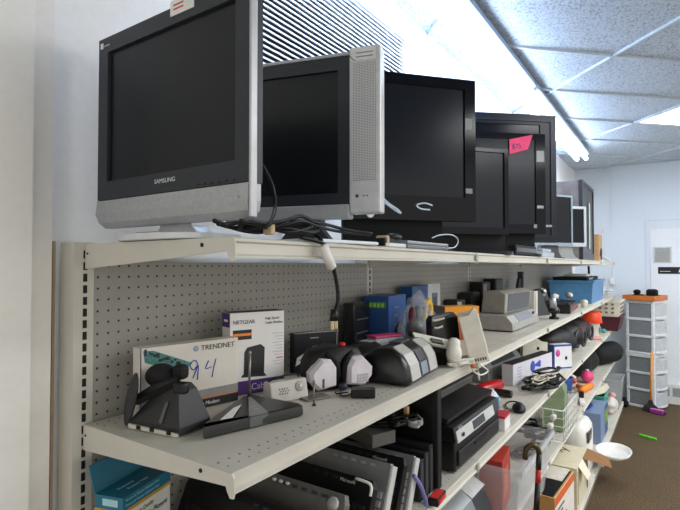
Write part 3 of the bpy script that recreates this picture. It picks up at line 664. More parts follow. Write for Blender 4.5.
# big round black bag-like object to its left-rear
t = T('headphone_case', 'rounded glossy black case lying behind the power brick', 'case', tuple(G(384, 372, MID)+Vector((.02, .09, 0))), .1); t.scale = (.8, .8, .85)
MB().ell((0, 0, .052), .15, .085, .052, f=lambda c: (c.x, c.y, max(c.z, -.98))).build('shell', mat('0b0b0d', .3), t)
MB().tube([(-.14, 0, .05), (-.05, -.075, .062), (.06, -.075, .066), (.14, 0, .055)], .003, 6).build('zip', dgrey, t)
B(.0, .05, -.03, .02, .1015, .1045, .001).build('label', lgrey, t)
# blue boxes
bl = mat('2c5fa8', .5, 0, .12, 20); bl2 = mat('1f4a86', .5)
t = T('product_box', 'larger bright blue box with green logo on its spine and oval window', 'box', (1.11, -.15, MID), math.radians(8))
t.scale = (1.08, 1.05, 1.06)
B(0, .19, 0, .10, 0, .212, .001).build('carton', bl, t)
B(-.0006, 0, .0, .10, 0, .212).build('spine', bl2, t); B(-.0012, -.0006, .01, .085, .168, .19).build('logo_plate', mat('3f8d56', .5), t)
for i in range(4): B(-.0016, -.0012, .018+i*.016, .028+i*.016, .172, .186).build('logo_mark', mat('9fd24a', .5), t)
MB().lathe([(.0, -.001), (.055, -.001), (.055, .0005), (0, .0008)], n=32, m=Matrix.Translation((.115, -.0006, .055)) @ Matrix.Rotation(PI/2, 4, 'X')).build('window', mat('12304f', .3), t)
MB().lathe([(.0, -.001), (.046, -.001), (.044, .003), (0, .006)], n=32, m=Matrix.Translation((.122, -.0006, .052)) @ Matrix.Rotation(PI/2, 4, 'X')).build('picture', mat('5c7f88', .4), t)
for zz, l_ in ((.165, .05), (.135, .04), (.10, .03)): patch(t, .06, .06+l_, zz, zz+.004, mat('7fa3d6', .5))
t = T('product_box', 'smaller dark blue and white box near the pegboard, a device pictured on its white half', 'box', (1.61, -.09, MID), math.radians(1)); t.scale = (.80, 1, 1.28)
B(-.22, .0, 0, .06, 0, .195, .001).build('carton', mat('1f4f86', .5), t); B(.0, .19, 0, .06, 0, .20, .001).build('white_half', mat('c6ccd2', .5), t)
MB().box(.06, .14, -.0035, -.0006, .09, .165, .003).build('picture', mat('6f7680', .5), t); B(.075, .125, -.0045, -.0036, .105, .15, .0004).build('screen_print', mat('3b4350', .4), t)
for zz in (.15, .12, .095): patch(t, -.15, -.05, zz, zz+.006, mat('6fa0cf', .5))
t = T('blister_pack', 'dark smoky see-through package standing left of the larger blue box', 'package', (.96, -.09, MID), math.radians(4))
B(0, .125, 0, .05, 0, .205, .006).build('shell', mat('23262c', .2, alpha=.75), t); B(.02, .10, .008, .04, .02, .17).build('insert', mat('3a2a2c', .5), t)
for i in range(3): B(.015, .11, -.001, .0, .04+i*.05, .045+i*.05).build('rib', mat('55585e', .4), t)
# grey pencil case with pink lid
t = T('plastic_case', 'small clear grey plastic case with pink lid in front of the bright blue box', 'case', (1.03, -.20, MID), math.radians(-22)); t.scale = (.82, 1, 1.25)
B(-.085, .085, 0, .06, 0, .066, .012).build('tub', mat('a5a2a6', .3), t); B(-.082, .082, .002, .058, .064, .071, .003).build('lid', mat('cf3e74', .4), t)
for z_ in (.02, .045): B(-.07, .07, -.001, .001, z_, z_+.003).build('ridge', mat('bab7ba', .4), t)
# yellow item, clear bag, orange box
t = T('toy_clip', 'yellow plastic clip standing between the two blue boxes', 'clip', (1.40, -.17, MID)); t.scale = (.8, .8, 1.1); 
MB().tube([(0, 0, .0), (.0, 0, .10), (.02, 0, .165), (.06, 0, .165), (.075, 0, .13), (.06, 0, .07)], .014, 8).build('loop', mat('e8b81c', .5), t)
t = T('plastic_bag', 'crumpled clear plastic bag holding dark parts behind the black phone holder', 'bag', (1.20, -.24, MID), .1); t.scale = (.9, .8, 1.2)
rb = random.Random(5)
def crump(c): k_ = 1+.12*math.sin(c.x*9+c.y*5)+.1*math.cos(c.z*11+c.x*6); return (c.x*k_*(1-.55*max(c.z, 0)), c.y*k_*(1-.5*max(c.z, 0)), max(c.z, -.9)*k_)
MB().ell((.02, .02, .075), .115, .08, .092, 40, 28, f=crump).build('film', mat('c9ccd4', .12, alpha=.28), t)
MB().ell((.0, .02, .05), .07, .05, .045).ell((.04, .03, .09), .035, .03, .04).build('dark_parts', mat('2a2a30', .5), t)
MB().ell((-.05, .02, .10), .012, .02, .03).build('red_part', mat('6d2a38', .5), t)
mid, rz, ww = span((446, 319), (479, 319), MID)
t = T('product_box', 'orange box lying on its side in front of the small black speakers', 'box', (1.64, -.235, MID+.055), math.radians(-42))
t.scale = (.74, .7, .8)
B(-.10, .135, 0, .11, 0.035, .125, .001).build('carton', mat('e99a22', .5, 0, .05), t); B(-.19, -.10, .003, .108, 0.035, .124, .001).build('black_end', black, t)
pen(t, [(.0, .085), (.02, .078), (.045, .09), (.05, .08), (.075, .083)], .0015, -.0012, mat('7d6a2a', .5))
tag(B(-.12, .09, 0, .075, 0, .081, .001).build('flat_box', mat('9c4a22', .5), None, (1.64, -.235, MID), (0, 0, math.radians(-42))), 'flat reddish brown box underneath the orange box', 'box')
# black phone holder with white card and bulb
t = T('phone_holder', 'black phone dock holding a white card tray, a white bulb hanging in front', 'holder', tuple(G(449, 367, MID)+Vector((.025, .045, 0))), math.radians(-30)); t.scale = (.9, .9, 1)
MB().loft([[(-.085, -.02, 0), (.08, -.03, 0), (.09, .07, 0), (-.08, .08, 0)], [(-.08, -.015, .02), (.075, -.025, .018), (.085, .065, .02), (-.075, .075, .02)], [(-.06, .02, .062), (.045, .01, .052), (.05, .05, .06), (-.055, .06, .065)]]).build('base', black, t)
MB().loft(m=Matrix.Translation((.035, -.01, .008)), secs=[[(-.05, .03, .055), (.075, .02, .055), (.08, .07, .06), (-.045, .08, .06)], [(-.058, .03, .14), (.062, .02, .155), (.066, .068, .155), (-.05, .078, .14)], [(-.05, .035, .155), (.05, .03, .168), (.055, .06, .168), (-.045, .07, .155)]], smooth=False).build('cradle', mat('0b0b0c', .3), t)
MB().loft([[(-.125, .0, .118), (.055, -.038, .080), (.058, -.03, .072), (-.12, .008, .11)], [(-.115, -.018, .088), (.060, -.052, .052), (.062, -.044, .046), (-.11, -.01, .080)]]).build('card_tray', mat('dbd9cc', .5), t)
MB().loft([[(-.06, -.021, .096), (-.015, -.031, .087), (-.015, -.026, .082), (-.06, -.016, .091)], [(-.055, -.030, .083), (-.012, -.040, .074), (-.012, -.035, .07), (-.055, -.025, .079)]], m=Matrix.Translation((0, -.004, .002))).build('window', mat('3a3c3a', .4), t)
MB().tube([(-.015, .014, .125), (.0, .008, .125), (.02, .006, .130)], .004, 6).tube([(-.02, .018, .15), (.0, .012, .152), (.03, .008, .158)], .004, 6).build('contact', mat('d8d4c4', .4), t)
t = T('white_bulb', 'white rounded bulb-shaped plug hanging before the black phone holder', 'plug', tuple(G(454, 367, MID)+Vector((.0, -.0, .0))), 0)
MB().lathe([(.008, .012), (.020, .020), (.027, .038), (.026, .055), (.022, .066), (.021, .072), (.022, .080), (.020, .090), (.010, .097), (0, .098)], n=20).build('shell', mat('e9e6dc', .4), t)
MB().lathe([(.02, 0), (.018, .01), (.008, .016)], n=16).build('base', mat('d6d2c4', .5), t)
# white router standing upright
t = T('router', 'white upright router with slotted foot leaning beside a coil of white cable', 'router', tuple(G(474, 368, MID)+Vector((.065, .0, 0))), math.radians(-68), rot=(math.radians(0), math.radians(-14), math.radians(-68)))
B(-.035, .035, -.015, .13, 0.0, .17, .004).build('casing', mat('e6e1d3', .5), t)
MB().prism([(.0, .166), (.026, .192), (.034, .178), (.034, .166)], 'y', -.014, .02).build('torn_tab', mat('ebe7da', .6), t)
v = MB()
for i in range(6): v.box(-.024+i*.0085, -.019+i*.0085, -.0158, -.0145, .008, .018)
v.build('vents', dgrey, t)
B(-.034, -.0335, 0, .0, 0, 0).b.free()
t = T('cable_coil', 'untidy coil of thin white cable hanging over the middle shelf edge below the white router', 'cable', tuple(G(470, 365, MID)))
o_ = t.location
MB().tube([tuple(Vector(p)-Vector(o_)) for p in coil((G(468, 366, MID)+Vector((0, .022, .004))).to_tuple(), .06, -.3, 5, .0032, None, .22, .004, .5)], .0032, 6, 3).tube([rel(Pm(470, 358, -.47)), rel(Pm(482, 366, -.476)), rel(Pm(488, 371, -.477)), rel(Pm(480, 375, -.477)), rel(Pm(472, 369, -.477)), rel(Pm(474, 359, -.47))], .0032, 6).tube([rel(Pm(478, 372, -.477)), rel(Pm(479, 380, -.477))], .0045, 6).build('cord', cable_w, t)
MB().ell(rel(Pm(473, 366, -.492)), .010, .010, .008).build('tie', mat('c9713a', .6), t)
# silver player with grey speaker on it
t = T('disc_player', 'silver video player with sloped control front, wide grey speaker on its top', 'player', (2.035, -.372, MID), 0)
t.scale = (1.35, 1, 1)
zt = .082
MB().prism([(0, .006), (.003, .045), (.035, zt), (.225, zt), (.225, .006)], 'x', 0, .42, .003).build('casing', mat('a6a5a0', .4, .25), t)
MB().loft([[(x, .0012, .046), (x, .034, .0835), (x, .036, .081), (x, .004, .043)] for x in (.10, .33)]).build('control_panel', mat('7f838c', .35), t)
MB().ell((.36, .012, .066), .014, .006, .010).build('dial', navy, t); B(.02, .07, -.0005, .003, .02, .032).build('button', lgrey, t)
for x in (.03, .39):
    for y in (.03, .20): MB().cyl((x, y, 0), (x, y, .008), .012, 10).build('foot', rubber, t)
t = T('centre_speaker', 'wide silver speaker with grey cloth front lying on the silver video player', 'speaker', (2.14, -.30, MID+zt+.001), math.radians(-2)); t.scale = (1.45, .9, 1.25)
MB().prism([(0, .0), (-.008, .085), (.03, .10), (.13, .095), (.15, .0)], 'x', 0, .34, .006).build('casing', mat('9d9a92', .4, .2), t)
MB().loft([[(x, -.0035, .008), (x, -.0115, .082), (x, -.006, .084), (x, .0, .008)] for x in (.03, .31)]).build('cloth_front', mat('5d6064', .8, 0, .1, 300), t)
t = T('document_stand', 'tall pale plastic case standing upright behind the grey centre speaker', 'case', (2.64, -.32, MID), 0)
B(0, .09, -.02, .05, 0, .185, .003).build('shell', mat('c9c6ba', .5), t); B(.015, .022, -.0212, -.0195, .01, .175).build('groove', dgrey, t)
# small black speakers near the pegboard
def spk(label, x, y, h, s=1, rz=0, front=mat('6c6a66', .5)):
    t = T('desk_speaker', label, 'speaker', (x, y, MID), rz, 'small dark desk speakers at the back of the middle shelf')
    B(-.05*s, .05*s, 0, .09, .02, h, .008).build('cabinet', mat('1b1c1f', .45), t); B(-.044*s, .0*s, -.003, 0, .03, h-.012, .001).build('grille', front, t)
    MB().lathe([(.055, 0), (.055, .008), (.02, .018), (.02, .024)], c=(0, .045, 0), n=20).build('foot', dblack, t); return t
spk('dark desk speaker with a pale left half, left one beyond the blue and white box', 2.45, -.10, .245, 1, -.2, mat('8b877f', .5))
spk('taller plain dark desk speaker, right one beyond the blue and white box', 2.72, -.10, .26, 1.1, -.2, mat('2a2b2e', .5))
spk('short dark desk speaker with a pale cone, in front of the taller pair', 2.02, -.05, .16, .8, -.3, mat('a8a49a', .5))
spk('dark desk speaker with a thin pale stripe, behind the grey centre speaker', 2.26, -.055, .19, 1.0, -.1, mat('3a3a3a', .5))
# black bowls/stand bases
def lowth(name, label, cat, x, y, parts, rz=0, z=MID, group=None):
    t = T(name, label, cat, (x, y, z), rz, group)
    for nm, mb_, m_ in parts: mb_.build(nm, m_, t)
    return t
lowth('webcam_stand', 'black triangular easel-like stand against the pegboard behind the player', 'stand', 3.26, -.10, [
    ('panel', MB().prism([(-.28, 0), (.05, 0), (.05, .24), (-.02, .25), (-.10, .12)], 'y', 0, .02), mat('0c0d10', .5)),
    ('post', B(.03, .07, -.01, .03, 0, .30, .004), mat('2a2730', .4)), ('box', B(-.02, .07, -.05, -.005, .05, .11, .004), mat('8d8a84', .5))])
t = T('glass_jar', 'pair of rounded clear glass covers on a grey block behind the black base', 'jar', (2.86, -.14, MID))
B(-.08, .10, 0, .08, 0, .12, .004).build('block', dgrey, t)
for x in (-.03, .05): MB().ell((x, .04, .135), .04, .04, .035).build('dome', mat('aab2b8', .1, alpha=.6), t)
t = T('web_camera', 'round dark camera head with bright silver cap on the middle shelf', 'camera', (3.20, -.24, MID)); t.scale = (.9, .9, 1.0)
MB().lathe([(.06, 0), (.06, .015), (.02, .03), (.02, .05)], n=20).build('base', dblack, t); MB().ell((0, 0, .11), .075, .075, .07).build('head', mat('17181b', .3), t)
MB().ell((.02, -.02, .155), .04, .04, .03).build('cap', mat('d4dade', .15, .6), t)
t = T('headset_stand', 'silver and black microphone-like device leaning at the shelf front', 'microphone', (2.86, -.41, MID), 0)
MB().lathe([(.03, 0), (.03, .012), (.012, .02)], n=16).build('base', rubber, t)
MB().tube([(.0, 0, .02), (.0, 0, .04)], .014, 10).ell((0, 0, .055), .042, .036, .026).build('body', mat('16171a', .35), t)
MB().tube([(-.005, 0, .06), (-.05, 0, .135)], .022, 12, 1).build('barrel', mat('a9adb2', .3, .5), t)
t = T('picture_frame', 'leaning black tablet-like slab next to the red and black tray', 'tablet', (3.06, -.30, MID), math.radians(-20))
MB().loft([[(-.06, .0, 0), (.09, .0, 0), (.09, .05, 0), (-.06, .05, 0)], [(-.10, .04, .15), (.03, .04, .175), (.03, .06, .175), (-.10, .06, .15)]]).build('slab', mat('1c1d20', .45), t)
# red and black device tray
t = T('circuit_tray', 'low black appliance with red lettering strip and white plugs on it', 'appliance', (3.56, -.40, MID), math.radians(4))
t.scale = (1.25, 1, 1.25)
B(-.22, .25, -.02, .20, .0, .05, .006).build('casing', mat('121214', .4), t); B(-.18, .18, -.0215, -.02, .015, .032).build('red_strip', mat('9c3a30', .5), t)
rr_ = random.Random(2)
for i in range(9): x_ = -.18+.045*i; y_ = rr_.uniform(.0, .17); B(x_-.02, x_+.02, y_-.012, y_+.012, .0502, .05+rr_.uniform(.008, .022)).build('top_part', mat('3c3e44', .45), t)
for i, (x, y, lb) in enumerate(((3.48, -.30, 'white rounded plug lying on the black tray, left one'), (3.72, -.36, 'white rounded plug with black tip on the black tray, right one'))):
    o = T('white_plug', lb, 'plug', (x, y, MID+.088), .3*i, 'white plugs on the black tray'); MB().ell((0, 0, .022), .060, .026, .022).build('shell', mat('ddd9ca', .4), o); MB().ell((.03, 0, .023), .014, .027, .022).build('band', dblack, o)
t = T('ceramic_cup', 'small cream figure-like knob at the edge in front of the blue bin', 'ornament', (3.98, -.43, MID)); t.scale = (.7, .7, .8); MB().lathe([(.035, 0), (.03, .02), (.045, .05), (.03, .075), (0, .08)], n=16).build('shape', mat('d8d3c2', .5), t)
# blue bin
t = T('storage_bin', 'blue plastic storage bin heaped with black equipment near the far end', 'bin', (4.80, -.26, MID), 0)
def rr(x0, x1, y0, y1, z): return [(x0, y0, z), (x1, y0, z), (x1, y1, z), (x0, y1, z)]
m = MB(); m.loft([rr(-.395, .395, -.17, .17, 0), rr(-.41, .41, -.185, .185, .19), rr(-.425, .425, -.2, .2, .192), rr(-.425, .425, -.2, .2, .21), rr(-.40, .40, -.175, .175, .21), rr(-.385, .385, -.16, .16, .01)]); m.build('tub', mat('4f86b5', .45), t)
B(.33, .37, -.194, -.182, .05, .12, .002).build('label', mat('cfe0ea', .5), t)
lowth('black_monitor', 'flat black panel laid over the top of the blue bin', 'panel', 4.78, -.26, [('panel', B(-.40, .34, -.14, .15, .0, .03, .004), dblack), ('glossy_face', B(-.30, -.05, -.145, -.141, .004, .024), mat('28506a', .2))], 0, MID+.211)
lowth('paper_tray', 'pale flat tray with dark upright aerial lying on the black panel', 'tray', 4.86, -.26, [('tray', B(-.2, .14, -.10, .1, 0, .022, .003), mat('c7ccd0', .5)), ('aerial', MB().tube([(.10, -.08, .01), (.07, -.08, .10)], .010, 6, 1), dblack)], 0, MID+.2415)
for i in range(4):
    o = T('white_tray', ['lowest white plastic plate in the slanted stack at the shelf end', 'second plate up in the slanted stack at the shelf end', 'third plate up in the slanted stack at the shelf end', 'top plate of the slanted stack at the shelf end'][i], 'plate', (5.62, -.33, MID+.006+i*.022), 0, 'slanted stack of plates at the far end', rot=(0, math.radians(-6), math.radians(8*i)))
    B(-.22, .22, -.10, .10, 0.022, .032, .003).build('plate', mat('c3c7ca' if i % 2 else 'dfe1e2', .5), o)

# ================================================================== THIRD SHELF
# blue and white picture box in the first bay
a = G(109.4, 493, 1.215)
t = T('product_box', 'teal and white software box with raised rear flap under the middle shelf, near end', 'box', (a.x, a.y, THIRD), math.radians(17))
teal = mat('1b6b84', .45, 0, .06)
B(0, .155, 0, .07, 0, .212, .001).build('carton', mat('dcdcd2', .55, 0, .03), t)
B(-.0006, .1556, -.0006, .0706, .213, .240, .001).build('top_band', teal, t); B(-.0008, .1558, -.0008, .0708, .206, .213).build('gold_band', mat('c79a33', .45), t)
MB().loft([[(0, .07, .24), (.155, .07, .24), (.155, .073, .24), (0, .073, .24)], [(.0, .085, .295), (.155, .085, .295), (.155, .088, .295), (.0, .088, .295)]]).build('flap', teal, t)
text('Premium Quality', .012, (.012, -.001, .190), FRONT, mat('59646b', .6), t, shear=.3); text('Color-In-Picture', .017, (.028, -.001, .170), FRONT, mat('3c4d5c', .6), t, shear=.3); text('of', .010, (.105, -.001, .158), FRONT, mat('3c4d5c', .6), t, shear=.3)
for i in range(2): text('Picture In Picture Unlimited View', .0080, (.006, -.0014, .230-i*.011), FRONT, mat('8fc3cf', .6), t)
text('Picture In', .012, (.03, .035, .2402), (0, 0, 0), mat('8fc3cf', .6), t); text('Picture View', .012, (.04, .018, .2402), (0, 0, 0), mat('8fc3cf', .6), t)
MB().lathe([(0, 0), (.02, 0), (.02, .0006), (0, .0006)], n=24, m=Matrix.Translation((.115, -.0006, .115)) @ Matrix.Rotation(PI/2, 4, 'X')).build('badge', mat('e6cf1f', .5), t)
for i in range(4): B(-.0012, 0, .015, .055, .19-i*.012, .193-i*.012).build('print', mat('9aa0a0', .6), t)
B(-.0014, -.0006, .012, .05, .220, .234).build('logo', mat('a9d4dc', .5), t)

def keyboard(x, label, body, keysm, tilt=25, h=.185, y0=-.445, L_=.42, knob=False, edge=None):
    t = T('keyboard', label, 'keyboard', (x, y0, THIRD+.003), 0, 'keyboards filed on edge on the third shelf', rot=(0, math.radians(tilt), 0))
    MB().loft([[(a_, y_, z_) for a_, y_ in ((0, .0), (0, L_), (.020, L_), (.020, 0))] for z_ in (0,)] + [[(-.003, -.0, h*.12), (-.003, L_, h*.12), (.020, L_, h*.12), (.020, 0, h*.12)], [(-.001, .0, h*.9), (-.001, L_, h*.9), (.022, L_, h*.9), (.022, 0, h*.9)], [(.003, .008, h), (.003, L_-.008, h), (.02, L_-.008, h), (.02, .008, h)]]).build('shell', body, t)
    kb = MB()
    for r in range(5):
        z_ = .026+r*.021; y_ = .012
        while y_ < L_-.03:
            wk = .016 if not (r == 0 and .12 < y_ < .2) else .09
            kb.prism([(-.0095, z_+.002), (-.0095, z_+.015), (-.003, z_+.018), (-.003, z_)], 'y', y_, y_+wk); y_ += wk+.003
    o = kb.build('keys', keysm, t); o['kind'] = 'stuff'
    if edge: B(-.004, .023, -.006, .004, .0, h*.98, .003).build('side_edge', edge, t)
    if knob:
        MB().lathe([(.016, 0), (.016, .004), (.012, .007)], n=20, m=Matrix.Translation((-.002, .03, h-.024)) @ Matrix.Rotation(-PI/2, 4, 'Y')).build('knob', silver, t)
        for i in range(3): MB().ell((-.002, .17+i*.022, h-.012), .003, .007, .004, 10, 8).build('button', paper, t)
    for i in range(5): B(-.0025, -.0005, .05+i*.03, .066+i*.03, h-.017, h-.010, .001).build('media_button', keysm if knob is False else dgrey, t)
    return t
kgrey = mat('6f6c68', .4, .2); ksil = mat('8b8c8c', .4, .2); kkey = mat('1b1c1f', .5); kkeys = mat('a4a6a8', .5)
keyboard(.19, 'black keyboard on edge, front of the row below the shelf corner', black, kkey)
keyboard(.285, 'grey brown keyboard with three white buttons and a round silver knob', kgrey, kkey, knob=True, h=.20)
k = keyboard(.42, 'black keyboard with brand lettering and white curved corner, behind the knob keyboard', black, kkey)
text('Microsoft', .012, (-.0035, .10, .166), LEFTF, mat('d5d5d5', .5), k); MB().tube([(-.004, .055, .18), (-.004, .01, .176), (-.004, .004, .15)], .004, 6).build('corner_trim', paper, k)
keyboard(.505, 'silver keyboard with pale end edge between two black keyboards', ksil, kkeys, edge=mat('c7c7c4', .4), h=.20)
k = keyboard(.585, 'black keyboard with lettering between the two silver keyboards', black, kkey, h=.19)
text('Microsoft', .012, (-.0035, .10, .170), LEFTF, mat('d5d5d5', .5), k)
keyboard(.655, 'silver keyboard with pale end edge, last of the row before the black slabs', ksil, kkeys, edge=mat('c7c7c4', .4), h=.175)
t = T('remote_control', 'silver remote-like handset end poking out beside the first black keyboard', 'remote', (.075, -.455, THIRD), 0)
B(-.028, .0, -.0, .03, .0, .165, .004).build('casing', mat('9a9da3', .4, .2), t)
for i in range(3): MB().ell((-.028, .015, .08+i*.025), .003, .007, .007, 10, 8).build('button', dgrey, t)
tag(MB().prism([(0, 0), (.12, 0), (.12, .20), (.10, .20), (.0, .13)], 'y', 0, .03, .002).build('grey_handset', mat('6f7d8c', .4), None, (-.02+.05, -.42, THIRD)), 'grey blue slanted handset at the very front corner below the middle shelf', 'handset')
for i, (x, zt_) in enumerate(((.815, .125), (.850, .135), (.885, .150))):
    o = T('disc_drive', ['thinnest dark upright slab next to the silver keyboards', 'middle dark upright slab of the three before the black monitor', 'tallest dark upright slab touching the black monitor'][i], 'drive', (x, -.425, THIRD), 0, 'dark slabs standing in a row')
    B(-.014, .014, 0, .22, 0, zt_, .003).build('casing', mat('1d1e21', .5), o); B(-.009, .009, -.001, 0, .012, zt_-.01).build('end_panel', dgrey, o)
t = T('cable_box', 'long dark grey box lying across the tops of the keyboards', 'box', (.70, -.33, 1.160), math.radians(70))
B(-.02, .27, -.06, .03, 0, .038, .002).build('casing', mat('55534f', .6), t)
t = T('cable_pile', 'tangle of black cables with tan and red ties heaped on the keyboards', 'cable', (.80, -.32, 1.185))
mb = MB(); rc = random.Random(11)
for k in range(6):
    c = (.02+rc.uniform(-.05, .05), .04+rc.uniform(-.07, .09), .010+rc.uniform(0, .02))
    mb.tube(coil(c, rc.uniform(.05, .09), rc.uniform(0, 3), 1.6, .004, None, .2, .006, .5), .0042, 6, 3)
mb.build('cords', cable_b, t)
MB().tube(coil((.03, -.07, .01), .035, .5, 4, .004, None, .2, .004, .6), .0045, 6, 3).build('grey_cord', mat('8f8f8b', .5), t)
for p, m_, n_ in (((.0, .02, .035), red, 'tag'), ((.06, -.03, .04), mat('caa673', .7), 'tie'), ((.02, .12, .03), mat('c3b291', .7), 'tie')): MB().box(p[0]-.008, p[0]+.008, p[1]-.008, p[1]+.008, p[2]-.015, p[2]+.015, .004).build(n_, m_, t)
t = T('red_tag_plug', 'black plug with a bright red label lying at the third shelf edge', 'plug', tuple(G(436, 503, THIRD)+Vector((.0, 0, 0))), math.radians(5))
B(-.03, .05, -.016, .016, .0, .022, .003).build('casing', black, t); B(-.022, .042, -.0172, -.016, .005, .017).build('label', mat('d22b22', .5), t); B(-.022, .042, -.012, .012, .022, .023).build('label', mat('d22b22', .5), t)
cable('purple and grey cable ends hanging beside the silver keyboards', [(.70, -.452, 1.10), (.72, -.462, 1.07), (.745, -.464, 1.03), (.77, -.46, .99)], .006, mat('7d78b8', .5))
t = T('monitor', 'large black flat monitor standing edge-on between the keyboards and the printer', 'monitor', (.925, -.235, THIRD), 0)
MB().box(-.022, .008, -.205, .22, .004, .325, .004).build('bezel', mat('0b0b0c', .5), t); MB().loft([[(.008, -.19, .02), (.008, .2, .02), (.008, .2, .31), (.008, -.19, .31)], [(.06, -.10, .07), (.06, .1, .07), (.06, .1, .25), (.06, -.10, .25)]]).build('back_cover', dblack, t)
B(-.0235, -.022, -.185, .2, .03, .31).build('screen', mat('0c0c0e', .35), t)
t = T('printer', 'black multifunction printer with open lid and slanted silver control strip', 'printer', (1.06, -.435, THIRD), 0)
pw = .50
MB().box(0, pw, .0, .38, .004, .105, .006).build('base', mat('111113', .4), t); MB().box(.02, pw-.02, -.008, .0, .02, .072, .003).build('paper_drawer', mat('1c1c1f', .45), t)
MB().box(.17, .32, -.012, -.008, .055, .064, .001).build('drawer_grip', black, t)
MB().prism([(-.006, .106), (.004, .155), (.16, .165), (.38, .165), (.38, .106)], 'x', .0, pw, .004).build('body', mat('161619', .35), t)
MB().loft([[(x, -.0085, .104), (x, .0005, .142), (x, .006, .142), (x, -.003, .104)] for x in (.01, pw-.08)]).build('control_strip', mat('c9c9c7', .35, .2), t)
MB().loft([[(x, -.0095, .109), (x, -.0015, .137), (x, .003, .137), (x, -.004, .109)] for x in (.17, .30)]).build('display', mat('1a1c22', .25), t)
MB().loft([[(0, .03, .166), (pw, .03, .166), (pw, .37, .21), (0, .37, .21)], [(0, .025, .182), (pw, .025, .182), (pw, .37, .228), (0, .37, .228)]]).build('lid', mat('202023', .4), t)
MB().ell((.06, -.009, .122), .008, .004, .008).build('button', dgrey, t)
for i in range(2): B(.03+i*.02, .044+i*.02, -.003, .004, .147, .151).build('small_print', lgrey, t)
t = T('scanner', 'flat grey and black device lying slanted on the printer lid', 'scanner', (1.16, -.33, 1.198), 0, rot=(math.radians(7.4), 0, 0))
B(-.08, .32, -.02, .22, 0.003, .035, .006).build('casing', mat('4f504f', .5), t); B(-.05, .28, .0, .19, .0352, .037).build('lid', mat('6a6b68', .5), t)
t = T('product_box', 'little white and red box at the front edge just past the printer', 'box', (1.60, -.45, THIRD), .05)
B(0, .10, 0, .05, 0, .062, .001).build('carton', mat('e6e2e0', .55), t); B(-.001, .101, -.001, .051, .052, .0625).build('red_band', mat('c23846', .5), t)
# red device, papers
t = T('hair_dryer', 'glossy red hair-dryer-like gadget behind the cables on the third shelf', 'gadget', (2.16, -.20, THIRD), math.radians(-12)); t.scale = (.75, .75, .8)
MB().loft([[(x, .045*s_*math.cos(u), .05+.045*s_*math.sin(u)) for u in [2*PI*k/16 for k in range(16)]] for x, s_ in ((-.14, .7), (-.12, 1), (.02, 1.05), (.12, .9), (.18, .8))], smooth=True).build('barrel', mat('b3141c', .25), t)
MB().tube([(.0, -.02, .03), (.04, -.10, .028), (.05, -.16, .026)], .024, 10).build('handle', mat('1a1012', .4), t)
t = T('crumpled_paper', 'blue and white crumpled packet beside the printer on the third shelf', 'packet', (1.78, -.33, THIRD), -.3)
MB().ell((0, 0, .06), .06, .035, .06, 14, 9, f=lambda c: (c.x*(1+.25*math.sin(c.z*6)), c.y*(1+.2*math.sin(c.x*7)), max(c.z, -.95)*(1+.15*math.sin(c.x*5)))).build('wrap', mat('cfdde6', .5, 0, .15, 20), t)
B(-.035, .02, -.038, -.03, .03, .09, .002).build('blue_print', mat('3b8fc0', .5), t); B(-.06, -.03, -.03, -.02, .07, .12, .002).build('red_print', mat('c23030', .5), t)
t = T('cable_pile', 'tangled black and white cables bundled on the third shelf before the blue logo box', 'cable', (2.60, -.405, THIRD))
mb = MB(); rc = random.Random(4)
for k in range(9):
    c = (rc.uniform(-.28, .28), rc.uniform(-.07, .05), .006+rc.uniform(0, .03)); mb.tube(coil(c, rc.uniform(.07, .13), rc.uniform(-.4, .4), 2, .004, None, .2, .006, .4), .0055, 6, 3)
mb.build('cords', cable_b, t)
mb = MB()
for k in range(3): mb.tube(coil((rc.uniform(-.15, .15), rc.uniform(-.05, .03), .04), .08, rc.uniform(-.3, .3), 1.3, .003, None, .2, .006, .4), .0045, 6, 3)
mb.build('pale_cords', mat('c9c2ac', .5), t)
t = T('mouse', 'black mouse with its cord curled beside the printer on the third shelf', 'mouse', (1.95, -.42, THIRD), .3)
MB().ell((0, 0, .012), .06, .032, .026, f=lambda c: (c.x, c.y, max(c.z, -.45))).build('shell', black, t); MB().tube([(.05, 0, .012), (.12, -.02, .006), (.15, .03, .006), (.08, .06, .006), (.0, .055, .006)], .0035, 6).build('cord', cable_b, t)
t = T('fax_machine', 'grey silver machine with dark recess behind the blue logo box', 'machine', (2.75, -.14, THIRD), math.radians(-4))
MB().prism([(0, 0), (0, .09), (.05, .15), (.12, .17), (.12, 0)], 'x', -.34, .25, .004).build('casing', mat('86898a', .45, .1), t)
MB().loft([[(x, .004, .1), (x, .045, .151), (x, .05, .148), (x, .01, .095)] for x in (-.25, .15)]).build('recess', mat('222428', .5), t)
mid, rz, ww = span((508, 387), (556, 374), THIRD)
t = T('product_box', 'long white box with a round blue logo lying on the third shelf', 'box', (2.76, -.31, THIRD), math.radians(-9))
B(-.32, .30, 0, .07, 0, .125, .001).build('carton', mat('d4d2da', .55, 0, .02), t)
mk = MB().lathe([(.028, 0), (.036, 0), (.036, .0008), (.028, .0008)], n=24, m=Matrix.Translation((-.03, -.0008, .075)) @ Matrix.Rotation(PI/2, 4, 'X')); mk.build('logo', mat('2a4fb5', .5), t)
MB().prism([(-.03, .072), (.03, .088), (.085, .10), (.10, .095), (.10, .060), (.085, .055), (.03, .068)], 'y', -.0012, -.0004).build('logo_bar', mat('2346b8', .5), t)
for i in range(4): patch(t, -.26, -.20, .04+i*.018, .046+i*.018, mat('a4a2ac', .6))
B(-.32, .30, .0, .07, .1252, .127).build('dark_top', mat('2c2c30', .5), t)
t = T('paper_wedge', 'cream cardboard insert with pointed top standing behind the blue logo box', 'insert', (3.22, -.20, THIRD), math.radians(-35))
